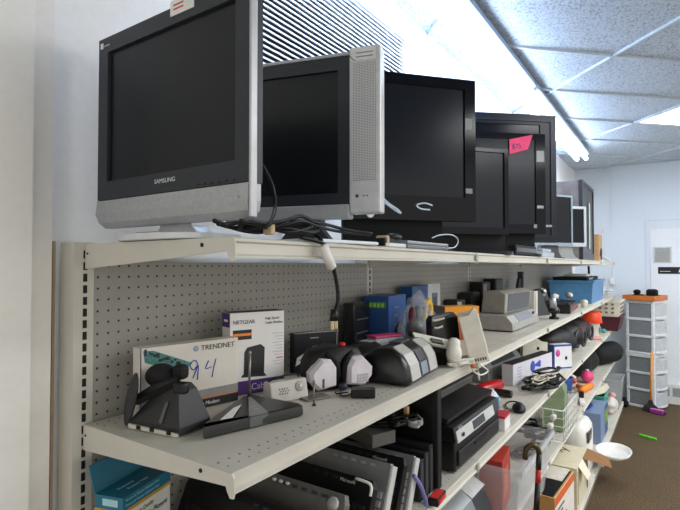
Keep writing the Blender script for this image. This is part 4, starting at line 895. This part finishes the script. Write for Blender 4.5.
MB().prism([(-.10, 0), (.13, 0), (.13, .15), (.08, .155), (.0, .20), (-.09, .28)], 'y', 0, .03, .001).build('sheet', mat('dad6c4', .6), t)
MB().lathe([(0, 0), (.012, 0), (.012, .001), (0, .001)], n=16, m=Matrix.Translation((.04, -.001, .11)) @ Matrix.Rotation(PI/2, 4, 'X')).build('hole', dblack, t)
t = T('product_box', 'white box with blue edges and pink dot near the third shelf front', 'box', (3.10, -.36, THIRD), math.radians(-38))
t.scale = (.70, .5, .9)
B(0, .22, 0, .12, 0, .185, .001).build('carton', mat('e4e6ea', .5, 0, .02), t); B(-.001, 0, .0, .12, 0, .185).build('blue_side', mat('4a5f96', .5), t)
patch(t, 0, .22, .170, .185, mat('2d4fa8', .5)); patch(t, 0, .012, 0, .185, mat('2d4fa8', .5)); patch(t, 0, .22, 0, .01, mat('2d4fa8', .5))
MB().lathe([(0, 0), (.028, 0), (.028, .001), (0, .001)], n=16, m=Matrix.Translation((.05, -.001, .12)) @ Matrix.Rotation(PI/2, 4, 'X')).build('pink_dot', mat('d64a9c', .5), t)
MB().lathe([(0, 0), (.015, 0), (.015, .001), (0, .001)], n=16, m=Matrix.Translation((.15, -.001, .08)) @ Matrix.Rotation(PI/2, 4, 'X')).build('dark_dot', ink, t)
for i, (x_, lb) in enumerate(((3.58, 'black lumpy electronics bundle right behind the white and blue box'), (4.02, 'black rounded device with a red button, middle of the dark bundle'), (4.46, 'black ringed device with grey bands nearest the orange-topped tub'))):
    t = T('steering_controller' if i else 'black_bag', lb, 'game controller' if i else 'bag', (x_, -.24, THIRD), -.2); t.scale = (.9, 1, 1.05)
    MB().ell((0, 0, .12), .22, .16, .13, 24, 16, f=lambda c: (c.x*(1+.12*math.sin(c.z*5+i)), c.y*(1+.15*math.sin(c.x*4+i)), max(c.z, -.9))).build('body', mat('0f0f11', .5), t)
    for k in range(2 if i else 0): MB().tube([(.05*math.cos(u)-.04+.12*k, -.15-.01*k, .10+.06*math.sin(u)) for u in [2*PI*j/12 for j in range(13)]], .012, 7, 3).build('ring', mat('3b3b40', .4), t)
    if i: B(.02, .07, -.165, -.15, .17, .19, .003).build('red_button', mat('a2242c', .5), t)
t = T('spray_tub', 'white tub with bright orange lid standing on the third shelf near its end', 'tub', (5.08, -.34, THIRD), 0)
t.scale = (.78, .78, .84); MB().lathe([(.10, 0), (.105, .01), (.10, .15), (.105, .16)], n=28).build('tub', mat('d2cfc8', .5), t); MB().lathe([(.125, .16), (.13, .165), (.115, .28), (.09, .30), (0, .303)], n=28).build('lid', mat('f04a1c', .45), t)
B(-.05, .06, -.108, -.10, .05, .11, .002).build('label', mat('6c7a82', .5), t); MB().ell((-.02, -.105, .04), .03, .012, .012).build('green_mark', mat('7fc341', .5), t)
tag(MB().box(-.10, .08, -.05, .05, 0, .02, .006).build('pink_cloth', mat('e3a3a0', .7), None, (4.86, -.40, THIRD), (0, 0, .2)), 'folded pale pink cloth at the edge before the orange-topped tub', 'cloth')
tag(MB().ell((0, 0, .02), .05, .03, .02).build('teal_toy', mat('2fa3a0', .5), None, (5.42, -.41, THIRD)), 'small teal blob of plastic beside the orange-topped tub', 'toy')
t = T('storage_bin', 'dark maroon plastic bin at the end of the third shelf', 'bin', (5.83, -.40, THIRD), 0)
def tub(t, x, y, h, th, m, name='tub', fl=.03, base=0):
    MB().loft([rr(-x+fl, x-fl, -y+fl, y-fl, base), rr(-x, x, -y, y, base+h-.012), rr(-x-.008, x+.008, -y-.008, y+.008, base+h-.012), rr(-x-.008, x+.008, -y-.008, y+.008, base+h), rr(-x+th, x-th, -y+th, y-th, base+h), rr(-x+fl+th, x-fl-th, -y+fl+th, y-fl-th, base+th)]).build(name, m, t)
tub(t, .25, .16, .16, .008, mat('4d1a26', .5))
t = T('laundry_basket', 'white perforated basket stacked on the maroon bin at the shelf end', 'basket', (5.82, -.40, THIRD+.1605), 0)
tub(t, .26, .16, .17, .008, mat('ded9c8', .5), fl=.02)
hh = MB()
for i in range(4):
    for j in range(3): hh.box(-.262, -.258, -.10+i*.06, -.075+i*.06, .035+j*.045, .055+j*.045)
for i in range(8):
    for j in range(3): hh.box(-.21+i*.055, -.19+i*.055, -.159-.0, -.1585+.002, .035+j*.045, .055+j*.045)
hh.build('holes', mat('6a5f52', .7), t)

# ================================================================== FOURTH SHELF
t = T('printer', 'silver topped black printer at the near end of the fourth shelf', 'printer', (1.19, -.45, FOURTH), 0)
MB().prism([(0, 0), (-.01, .15), (.03, .225), (.10, .262), (.26, .27), (.36, .20), (.36, 0)], 'x', -.20, .20, .006).build('body', mat('25262a', .4), t)
MB().prism([(.022, .227), (.10, .268), (.26, .277), (.35, .21), (.35, .20), (.25, .262), (.1, .256), (.03, .218)], 'x', .06, .204).build('silver_cover', mat('c3c3c1', .4, .15), t)
MB().prism([(-.016, .145), (.022, .227), (.07, .256), (.07, .248), (.028, .218), (-.008, .14)], 'x', -.205, .05).build('control_cover', mat('8f9396', .35, .3), t)
for x in (-.1, -.05): B(x, x+.014, -.014, -.006, .10, .125, .001).build('button', lgrey, t)
t = T('storage_tote', 'large clear plastic storage tote with a red box inside on the fourth shelf', 'bin', (1.75, -.335, FOURTH), 0)
tub(t, .30, .215, .285, .004, mat('e3e9ec', .3, 0, .02, 30, 0, .22), fl=.03)
for y_ in (-.226, .222): B(-.31, .31, y_, y_+.004, .262, .287).build('rim', mat('cfd5d8', .4, alpha=.8), t)
t = T('product_box', 'red and orange carton inside the clear storage tote', 'box', (1.72, -.42, FOURTH+.008), .12)
B(-.10, .12, 0, .10, 0, .235, .001).build('carton', mat('b8392b', .5, 0, .15), t); B(-.06, .05, -.001, 0, .06, .18).build('print', mat('e07b4a', .5), t)
tag(B(-.2, .2, 0, .1, 0, .12, .01).build('pale_bundle', mat('c7b8a4', .7), None, (1.72, -.26, FOURTH+.008)), 'pale tan bundle lying in the bottom of the clear tote', 'bundle')
t = T('wire_basket', 'white wire basket holding a green cloth on the fourth shelf', 'basket', (3.02, -.36, FOURTH), 0)
wx, wy, wh = .27, .12, .20
fr_ = MB()
for z_ in (0.004, wh): fr_.tube([(-wx, -wy, z_), (wx, -wy, z_), (wx, wy, z_), (-wx, wy, z_), (-wx, -wy, z_)], .004, 6, 1)
fr_.build('frame', white, t); wr = MB()
for k in range(10):
    x_ = -wx+2*wx*k/9
    wr.tube([(x_, -wy, .004), (x_, -wy, wh)], .002, 5, 1).tube([(x_, wy, .004), (x_, wy, wh)], .002, 5, 1).tube([(x_, -wy, .004), (x_, wy, .004)], .002, 5, 1)
for k in range(4):
    y_ = -wy+2*wy*k/4; wr.tube([(-wx, y_, .004), (-wx, y_, wh)], .002, 5, 1); wr.tube([(wx, y_, .004), (wx, y_, wh)], .002, 5, 1)
for z_ in (.05, .10, .15): wr.tube([(-wx, -wy, z_), (wx, -wy, z_), (wx, wy, z_), (-wx, wy, z_), (-wx, -wy, z_)], .002, 5, 1)
wr.build('wires', white, t)
t = T('green_cloth', 'translucent pale green bag standing up out of the wire basket', 'bag', (3.12, -.36, FOURTH+.012), .1)
MB().loft([rr(-.17, .10, -.07, .06, 0), rr(-.17, .10, -.075, .07, .12), rr(-.10, .12, -.07, .06, .24), rr(-.05, .03, -.03, .03, .33)]).build('film', mat('90a57a', .4, 0, .15, 20, 0, .75), t)
t = T('cable_pile', 'bundle of black and white cables hanging at the fourth shelf behind the clear tote', 'cable', (2.42, -.36, FOURTH))
mb = MB(); rc = random.Random(9)
for k in range(7): mb.tube(coil((rc.uniform(-.16, .22), rc.uniform(-.03, .12), .01+.035*k), .10, rc.uniform(-.5, .5), 1.7, .004, None, .25, .006, .45), .008, 6, 3)
mb.build('cords', cable_b, t)
for i in range(3): B(.05+i*.09, .11+i*.09, -.09, -.06, .10+i*.03, .13+i*.03, .008).build('plug', mat('d9d9d6', .4) if i else black, t)
t = T('toy_box', 'blue toy tub among the colourful toys on the fourth shelf', 'toy', (4.12, -.22, FOURTH), 0); MB().lathe([(.08, 0), (.10, .12), (.105, .13), (.09, .13), (.075, .01)], n=20).build('tub', mat('2d5aa8', .5), t)
t = T('toy_ball', 'bright pink plastic toy ball on the fourth shelf', 'toy', (4.62, -.36, FOURTH+.001), 0); t.scale = (.75, .75, .75); MB().ell((0, 0, .075), .085, .075, .075).build('shell', mat('e0447f', .4), t); MB().lathe([(.02, .148), (.02, .165), (0, .168)], n=12).build('cap', white, t)
t = T('toy_gun', 'orange plastic toy lying before the pink ball on the fourth shelf', 'toy', (4.25, -.40, FOURTH), -.15); MB().tube([(-.14, 0, .03), (.14, 0, .03)], .028, 10, 1).build('barrel', orange, t); MB().tube([(-.02, 0, .03), (.02, .08, .03)], .02, 8, 1).build('grip', mat('e0702a', .5), t)
t = T('toy_figure', 'white and orange toy with black dot behind the orange toy', 'toy', (4.33, -.255, FOURTH), 0); MB().lathe([(.05, 0), (.06, .03), (.05, .08), (.055, .10), (.02, .12), (0, .12)], n=18).build('body', mat('e8dcd2', .5), t); MB().ell((-.03, -.045, .07), .03, .02, .025).build('face', mat('e8582a', .5), t)
t = T('clothes_peg', 'small white and black gadget near the edge beyond the wire basket', 'gadget', (3.82, -.43, FOURTH), .2); B(-.10, .10, -.02, .02, 0, .025, .005).build('body', white, t); B(.06, .10, -.018, .018, .025, .075, .005).build('black_end', black, t)
t = T('stuffed_bag', 'big soft black bag lying on the fourth shelf towards its end', 'bag', (5.05, -.22, FOURTH), 0)
MB().ell((0, 0, .13), .42, .17, .14, 28, 18, f=lambda c: (c.x*(1+.06*math.sin(c.z*5)), c.y*(1+.1*math.sin(c.x*6)), max(c.z, -.92))).build('bag', mat('0b0b0c', .8), t)
t = T('stuffed_bag', 'rounded black roll sticking out past the end of the big black bag', 'bag', (5.72, -.38, FOURTH), -.35)
MB().loft([[(x, .12*s_*math.cos(u), .122+.12*s_*math.sin(u)) for u in [2*PI*k/20 for k in range(20)]] for x, s_ in ((-.24, .6), (-.2, .9), (0, 1), (.2, .98), (.26, .8), (.29, .4))], smooth=True).build('roll', mat('0d0d0e', .8), t)
t = T('game_box', 'lime green picture case leaning above the black roll at the shelf end', 'case', (5.92, -.20, FOURTH), math.radians(-35))
MB().loft([[(-.17, 0, .0), (.17, 0, 0), (.17, .03, 0), (-.17, .03, 0)], [(-.12, .03, .30), (.17, .03, .34), (.17, .05, .34), (-.12, .05, .30)]]).build('cover', mat('83cf3a', .5), t)
B(-.02, .06, -.004, .02, .17, .22, .003).build('picture', mat('d8d05a', .5), t)
t = T('product_box', 'cream patterned box standing at the back of the fourth shelf end', 'box', (5.52, -.10, FOURTH), -.3); B(-.14, .14, 0, .07, 0, .33, .001).build('carton', mat('c8c4b0', .55, 0, .1), t); B(-.06, .03, -.001, 0, .24, .29).build('print', ink, t)

# ================================================================== BASE DECK
t = T('cardboard_box', 'tall white box with orange band and open black top on the base shelf', 'box', (2.36, -.50, DECK), math.radians(-3))
bw = .46
B(0, bw, 0, .32, 0, .30, .001).build('carton', mat('b98a4e', .75), t); B(.002, bw, -.0015, 0, 0, .30).build('front_print', mat('dfdbd2', .6), t)
B(0.002, bw, -.0022, -.0016, .245, .297).build('orange_band', mat('d8692f', .5), t); B(.01, bw-.02, .01, .26, .3003, .302).build('dark_opening', dblack, t); B(.25, bw, .02, .31, .3022, .305).build('flap', mat('dcd6c8', .6), t)
for i, l_ in enumerate((.16, .13)): B(.05, .05+l_, -.0024, -.0016, .205-i*.028, .218-i*.028).build('print', mat('4a4a4c', .6), t)
MB().lathe([(.02, 0), (.045, 0), (.045, .001), (.02, .001)], n=20, m=Matrix.Translation((.25, -.0016, .10)) @ Matrix.Rotation(PI/2, 4, 'X')).build('picture', mat('55585c', .6), t)
t = T('cardboard_box', 'cream box with handwritten CH on top and a flap hanging open', 'box', (2.90, -.53, DECK), 0)
B(0, .44, 0, .34, 0, .285, .001).build('carton', mat('d9d0b4', .65, 0, .05), t); B(-.001, .0, .04, .30, .03, .27).build('inner_side', mat('cfc7b0', .7), t)
text('CH', .12, (.19, .20, .2856), (0, 0, math.radians(-45)), ink, t); pen(t, [(0.03, 0.26), (.03, .05)], .002, -.001, mat('3b2c22', .7))
MB().loft([[(.22, -.001, .286), (.44, -.001, .286), (.44, -.003, .284), (.22, -.003, .284)], [(.38, -.16, .205), (.56, -.12, .205), (.56, -.122, .202), (.38, -.162, .202)]]).build('flap', mat('8a6238', .8), t)
B(.40, .44, -.0025, -.001, .02, .26).build('torn_edge', mat('4a3728', .8), t)
MB().loft([[(.05, -.001, .285), (.21, -.001, .285), (.21, -.003, .285), (.05, -.003, .285)], [(.08, -.05, .20), (.21, -.05, .20), (.21, -.052, .20), (.08, -.052, .20)]]).build('short_flap', mat('e1dac4', .65), t)
t = T('steamer', 'white rounded appliance with dark vent slots behind the CH box', 'appliance', (3.72, -.385, DECK), 0); t.scale = (1, 1, 1.14)
def srf(r, z): return [(.20*r*math.copysign(abs(math.cos(u))**.6, math.cos(u)), .125*r*math.copysign(abs(math.sin(u))**.6, math.sin(u)), z) for u in [2*PI*k/28 for k in range(28)]]
MB().loft([srf(.92, .0), srf(1, .02), srf(1, .24), srf(.96, .29), srf(.8, .325), srf(.5, .338)], smooth=True).build('shell', mat('e3e2da', .4), t)
for k in range(4): B(-.15+k*.045, -.132+k*.045, -.1265, -.110, .215, .285, .003).build('vent_slot', mat('55554f', .6), t)
t = T('scale_tray', 'white oval tray jutting out over the aisle past the rounded appliance', 'tray', (3.86, -.645, .212), 0); t.scale = (.85, .9, 1)
pr_ = [(0, 0), (.12, .0), (.15, .015), (.165, .04), (.158, .04), (.14, .02), (.12, .010), (0, .010)]
MB().lathe(pr_, n=32, m=Matrix.Diagonal((1.3, .85, 1, 1))).build('tray', mat('e6e6e2', .4), t)
B(-.05, .05, .07, .125, -.100, -.001, .006).build('stand', mat('cfcfcb', .5), t)
t = T('product_box', 'blue and grey appliance box with green lettering, blue plate on top, base shelf', 'box', (4.35, -.50, DECK), 0)
B(0, .52, 0, .34, 0, .27, .001).build('carton', mat('7f93b4', .5, 0, .05), t); B(.30, .52, -.001, 0, 0, .27).build('blue_print', mat('3e4c80', .5), t)
for i in range(3): B(.33+i*.06, .37+i*.06, -.002, -.001, .10, .22).build('green_mark', mat('9ac23a', .5), t)
MB().lathe([(0, 0), (.05, 0), (.05, .001), (0, .001)], n=20, m=Matrix.Translation((0, .12, .12)) @ Matrix.Rotation(-PI/2, 4, 'Y')).build('badge', mat('8fae9a', .5), t)
t = T('plate', 'dark blue oval dish lying on the blue appliance box', 'dish', (4.52, -.33, DECK+.2705), 0); MB().lathe([(0, 0), (.08, 0), (.11, .02), (.105, .022), (.07, .006), (0, .006)], n=28, m=Matrix.Diagonal((1.4, .8, 1, 1))).build('dish', mat('1f3f9a', .35), t)
t = T('plastic_tub', 'green flat plastic tub lying behind the blue oval dish', 'tub', (5.05, -.33, DECK), 0); tub(t, .16, .14, .30, .006, mat('4fa08a', .45))
t = T('steam_iron', 'cream and grey iron-like appliance resting on the green tub', 'iron', (5.10, -.36, DECK+.301), -.2)
MB().loft([[(-.30, -.05, 0), (-.30, .05, 0), (.0, .10, 0), (.24, .06, 0), (.26, -.06, 0), (.0, -.10, 0)], [(-.28, -.04, .05), (-.28, .04, .05), (.0, .085, .07), (.22, .05, .05), (.22, -.05, .05), (.0, -.085, .07)]]).build('base', mat('d9d3be', .45), t)
MB().tube([(-.2, 0, .06), (-.1, 0, .12), (.1, 0, .12), (.18, 0, .06)], .022, 10).build('handle', mat('d5cfbe', .45), t); B(-.16, .05, -.06, .06, .062, .075, .01).build('grey_pad', mat('75787a', .5), t)
t = T('cloth_doll', 'white and pink crumpled cloth at the edge beside the iron', 'cloth', (5.47, -.47, DECK), 0); t.scale = (.85, 1, .9); MB().ell((0, 0, .10), .11, .06, .10, 20, 14, f=lambda c: (c.x*(1+.2*math.sin(c.z*7)), c.y*(1+.2*math.sin(c.x*6)), max(c.z, -.9))).build('cloth', mat('d8d2cc', .7), t); MB().ell((.05, -.01, .21), .05, .035, .035).build('pink_part', mat('dba59a', .6), t)
t = T('storage_tote', 'clear plastic tote at the far end of the base shelf', 'bin', (5.86, -.38, DECK), 0); tub(t, .20, .17, .32, .004, mat('cdd3d4', .3, 0, .02, 30, 0, .5), fl=.025)
t = T('navy_box', 'dark navy upright case standing between the iron and the far clear tote', 'case', (5.50, -.22, DECK), 0); B(-.10, .10, -.06, .06, 0, .43, .005).build('casing', navy, t); B(-.02, .02, -.0615, -.06, .36, .38).build('latch', grey, t)

# cane in front of the shelves
t = T('walking_cane', 'hooked walking cane banded black, gold and red standing before the clear tote', 'cane', (1.30, -.60, 0), 0)
base = Vector((0, 0, 0)); topp = Vector((.165, -.02, .955)); dirh = Vector((-.56, .83, 0))
R_ = .027
def cp(f): return base.lerp(topp, f)
segs = [(0, .45, mat('151210', .35)), (.45, .55, mat('8c6f38', .3, .6)), (.55, .68, mat('151210', .35)), (.68, .76, mat('8c6f38', .3, .6)), (.76, .89, mat('151210', .35)), (.89, .94, mat('c22a24', .4)), (.94, 1, mat('241c12', .35))]
for i, (f0_, f1_, m_) in enumerate(segs): MB().cyl(cp(f0_), cp(f1_), .0105, 14).build('shaft_band', m_, t)
hk = [topp+dirh*R_*(1-math.cos(u))+Vector((0, 0, 1))*R_*1.25*math.sin(u) for u in [PI*k/12 for k in range(13)]]+[topp+dirh*R_*2-Vector((0, 0, .02))]
MB().tube(hk, .0105, 12, 2).build('hook', mat('4a3a1c', .3, .4), t); MB().cyl(base, base+Vector((0, 0, .03)), .016, 14).build('tip', rubber, t)

# ================================================================== FLOOR AT THE FAR END
a = GX(627, 403, 6.45); 
t = T('drawer_tower', 'tall grey and white plastic drawer tower of two stacked three-drawer units', 'drawers', (6.50, -.745, 0), math.radians(-28))
# front of the drawers faces the aisle side; flat grey side panels face the camera
tw_, td_ = .30, .31; whp = mat('dcdfe2', .4); gp_ = mat('b9bec3', .45)
def unit(z0, h, nm):
    fr_ = MB()
    for x in (-tw_/2, tw_/2-.035):
        for y in (-td_/2, td_/2-.03): fr_.box(x, x+.035, y, y+.03, z0, z0+h, .004)
    for k in range(4):
        zz = z0+k*(h-.03)/3
        fr_.box(-tw_/2-.003, tw_/2+.003, -td_/2-.003, td_/2+.003, zz, zz+.03, .005)
    o = fr_.build('frame', whp, t); 
    for k in range(3):
        zz = z0+.032+k*(h-.03)/3; hh_ = (h-.03)/3-.034
        d_ = MB().prism([(-tw_/2+.02, td_/2-.02), (tw_/2-.02, td_/2-.02), (tw_/2-.02, -td_/2+.01), (.09, -td_/2-.045), (0, -td_/2-.055), (-.09, -td_/2-.045), (-tw_/2+.02, -td_/2+.01)], 'z', zz, zz+hh_, .004).build('drawer', gp_, t)
        B(-tw_/2+.008, -tw_/2+.014, -td_/2+.03, td_/2-.03, zz-.002, zz+hh_+.004).build('side_window', mat('7f8488', .5), d_)
        MB().prism([(-tw_/2+.03, -td_/2-.004), (-.09, -td_/2-.05), (0, -td_/2-.062), (.09, -td_/2-.05), (tw_/2-.03, -td_/2-.004)], 'z', zz-.004, zz+.022, .003).build('drawer_lip', whp, d_)
unit(0.0, .63, 'lower'); unit(.632, .64, 'upper')
t.rotation_euler.z = math.radians(-20)
o = T('wooden_tray', 'orange wooden tray on top of the drawer tower', 'tray', (6.50, -.745, 1.2765), math.radians(-20))
ow = mat('c8702a', .5, 0, .12, 20)
B(-.17, .17, -.17, .17, 0, .01).build('tray_bottom', ow, o)
for a_ in ((-.175, .175, -.18, -.17), (-.175, .175, .17, .18), (-.18, -.17, -.18, .18), (.17, .18, -.18, .18)): B(*a_, 0, .06, .002).build('tray_side', ow, o)
for i, (x, y, lb) in enumerate(((6.44, -.68, 'black tangled headset lying in the orange tray'), (6.53, -.82, 'black rounded camera-like gadget in the orange tray'))):
    o = T('black_gadget', lb, 'gadget', (x, y, 1.288), .4+i)
    if i: MB().box(-.06, .06, -.045, .045, .004, .12, .025).build('casing', dblack, o); MB().cyl((-.0, -.04, .07), (0, -.09, .07), .035, 14).build('lens', black, o)
    else: MB().tube(coil((0, 0, .01), .07, .2, 3, .005, None, .25, .012, .6), .01, 6, 3).build('band', dblack, o); MB().ell((.04, 0, .085), .05, .04, .03).build('ear_pad', dblack, o)
# brush with orange handle
b0 = G(652, 409, 0)
t = T('hand_broom', 'small black broom with orange handle leaning against the drawer tower', 'broom', (6.245, -.80, 0), 0)
bz_ = GX(652, 352, 6.27)
MB().tube([(0, 0, .09), (bz_.x-6.255, bz_.y+.80, bz_.z)], .011, 10, 1).build('handle', mat('f09a1e', .45), t)
MB().loft([rr(-.035, .035, -.085, .085, 0.0), rr(-.03, .03, -.07, .07, .05), rr(-.02, .02, -.03, .03, .085), rr(-.015, .015, -.018, .018, .13)]).build('brush_head', mat('141416', .7), t)
a = G(649, 412, 0); b = G(664, 415, 0)
a = a+Vector((-.05, 0, 0)); b = b+Vector((-.05, 0, 0))
t = T('purple_tube', 'shiny magenta toy-like bar lying on the carpet before the broom', 'toy', tuple((a+b)/2), math.atan2((b-a).y, (b-a).x))
l_ = (b-a).length/2
MB().box(-l_, l_, 0, .07, 0.001, .05, .015).build('casing', mat('8f2f8f', .3, 0, .2, 30), t); MB().box(-l_*.85, l_*.85, -.002, .045, .0502, .056, .003).build('pink_strip', mat('e07ac0', .35), t); B(l_*.9, l_+.004, 0.005, .06, .004, .045, .004).build('end_cap', mat('35143a', .4), t)
a = G(639.5, 436, 0); b = G(656.5, 440.5, 0)
t = T('green_stick', 'bright green plastic stick lying alone on the carpet', 'stick', tuple((a+b)/2), math.atan2((b-a).y, (b-a).x))
l_ = (b-a).length/2; MB().box(-l_, l_, -.012, .012, 0.001, .022, .005).build('bar', mat('5fd02c', .4), t); B(-l_-.003, -l_+.02, -.013, .013, 0.001, .024, .004).build('end_grip', mat('4cb524', .4), t)
t = T('black_shoe', 'small black object on the carpet beside the foot of the drawer tower', 'gadget', (6.30, -.53, 0), .3); MB().ell((0, 0, .045), .08, .045, .045, f=lambda c: (c.x, c.y, max(c.z, -.9))).build('shell', dblack, t)
t = T('wall_charger', 'white charger cord hanging against the far wall above the shelf end', 'cable', tuple(p1))
R2 = Vector(t.location)
MB().tube([Vector(p)-R2+Vector((-.012, 0, 0)) for p in (p0, p1, p2, p3)], .009, 7).build('cord', white, t); pp = p3-R2; B(-.045, -.005, pp.y-.025, pp.y+.025, pp.z-.06, pp.z+.02, .006).build('plug', white, t)

# settle: everything stands a hair above its level and just clear of the pegboard behind it
bpy.context.view_layer.update()
def bounds(o):
    P = [c.matrix_world @ Vector(q) for c in [o]+list(o.children_recursive) if c.type == 'MESH' for q in c.bound_box]
    V = [c.matrix_world @ v.co for c in [o]+list(o.children_recursive) if c.type == 'MESH' for v in c.data.vertices]
    return min(v.z for v in V), max(v.y for v in V), max(v.x for v in V), min(v.y for v in V)
fixed = ('store_shelving', 'wall_vent', 'ceiling_light', 'strip_light', 'wall_grille', 'door_sign', 'baseboard_grille', 'wall_charger', 'hanging_cord', 'scale_tray')
for o in list(COL.objects):
    if o.parent is None and o.type in ('EMPTY', 'MESH') and o.get('category') and o.name.split('.')[0] not in fixed:
        zlo, yhi, xhi, ylo = bounds(o)
        for lv in (0, DECK, FOURTH, THIRD, MID, TOP):
            if abs(o.location.z-lv) < .02: o.location.z += max(0, lv+.0012-zlo) if zlo > lv-.05 else 0; break
        else: o.location.z += .0012
        if o.location.z < TOP-.01 and o.location.x < 6.1 and yhi > -.003: o.location.y -= yhi+.004
        if o.location.z > TOP-.01 and yhi > .066: o.location.y -= yhi-.064
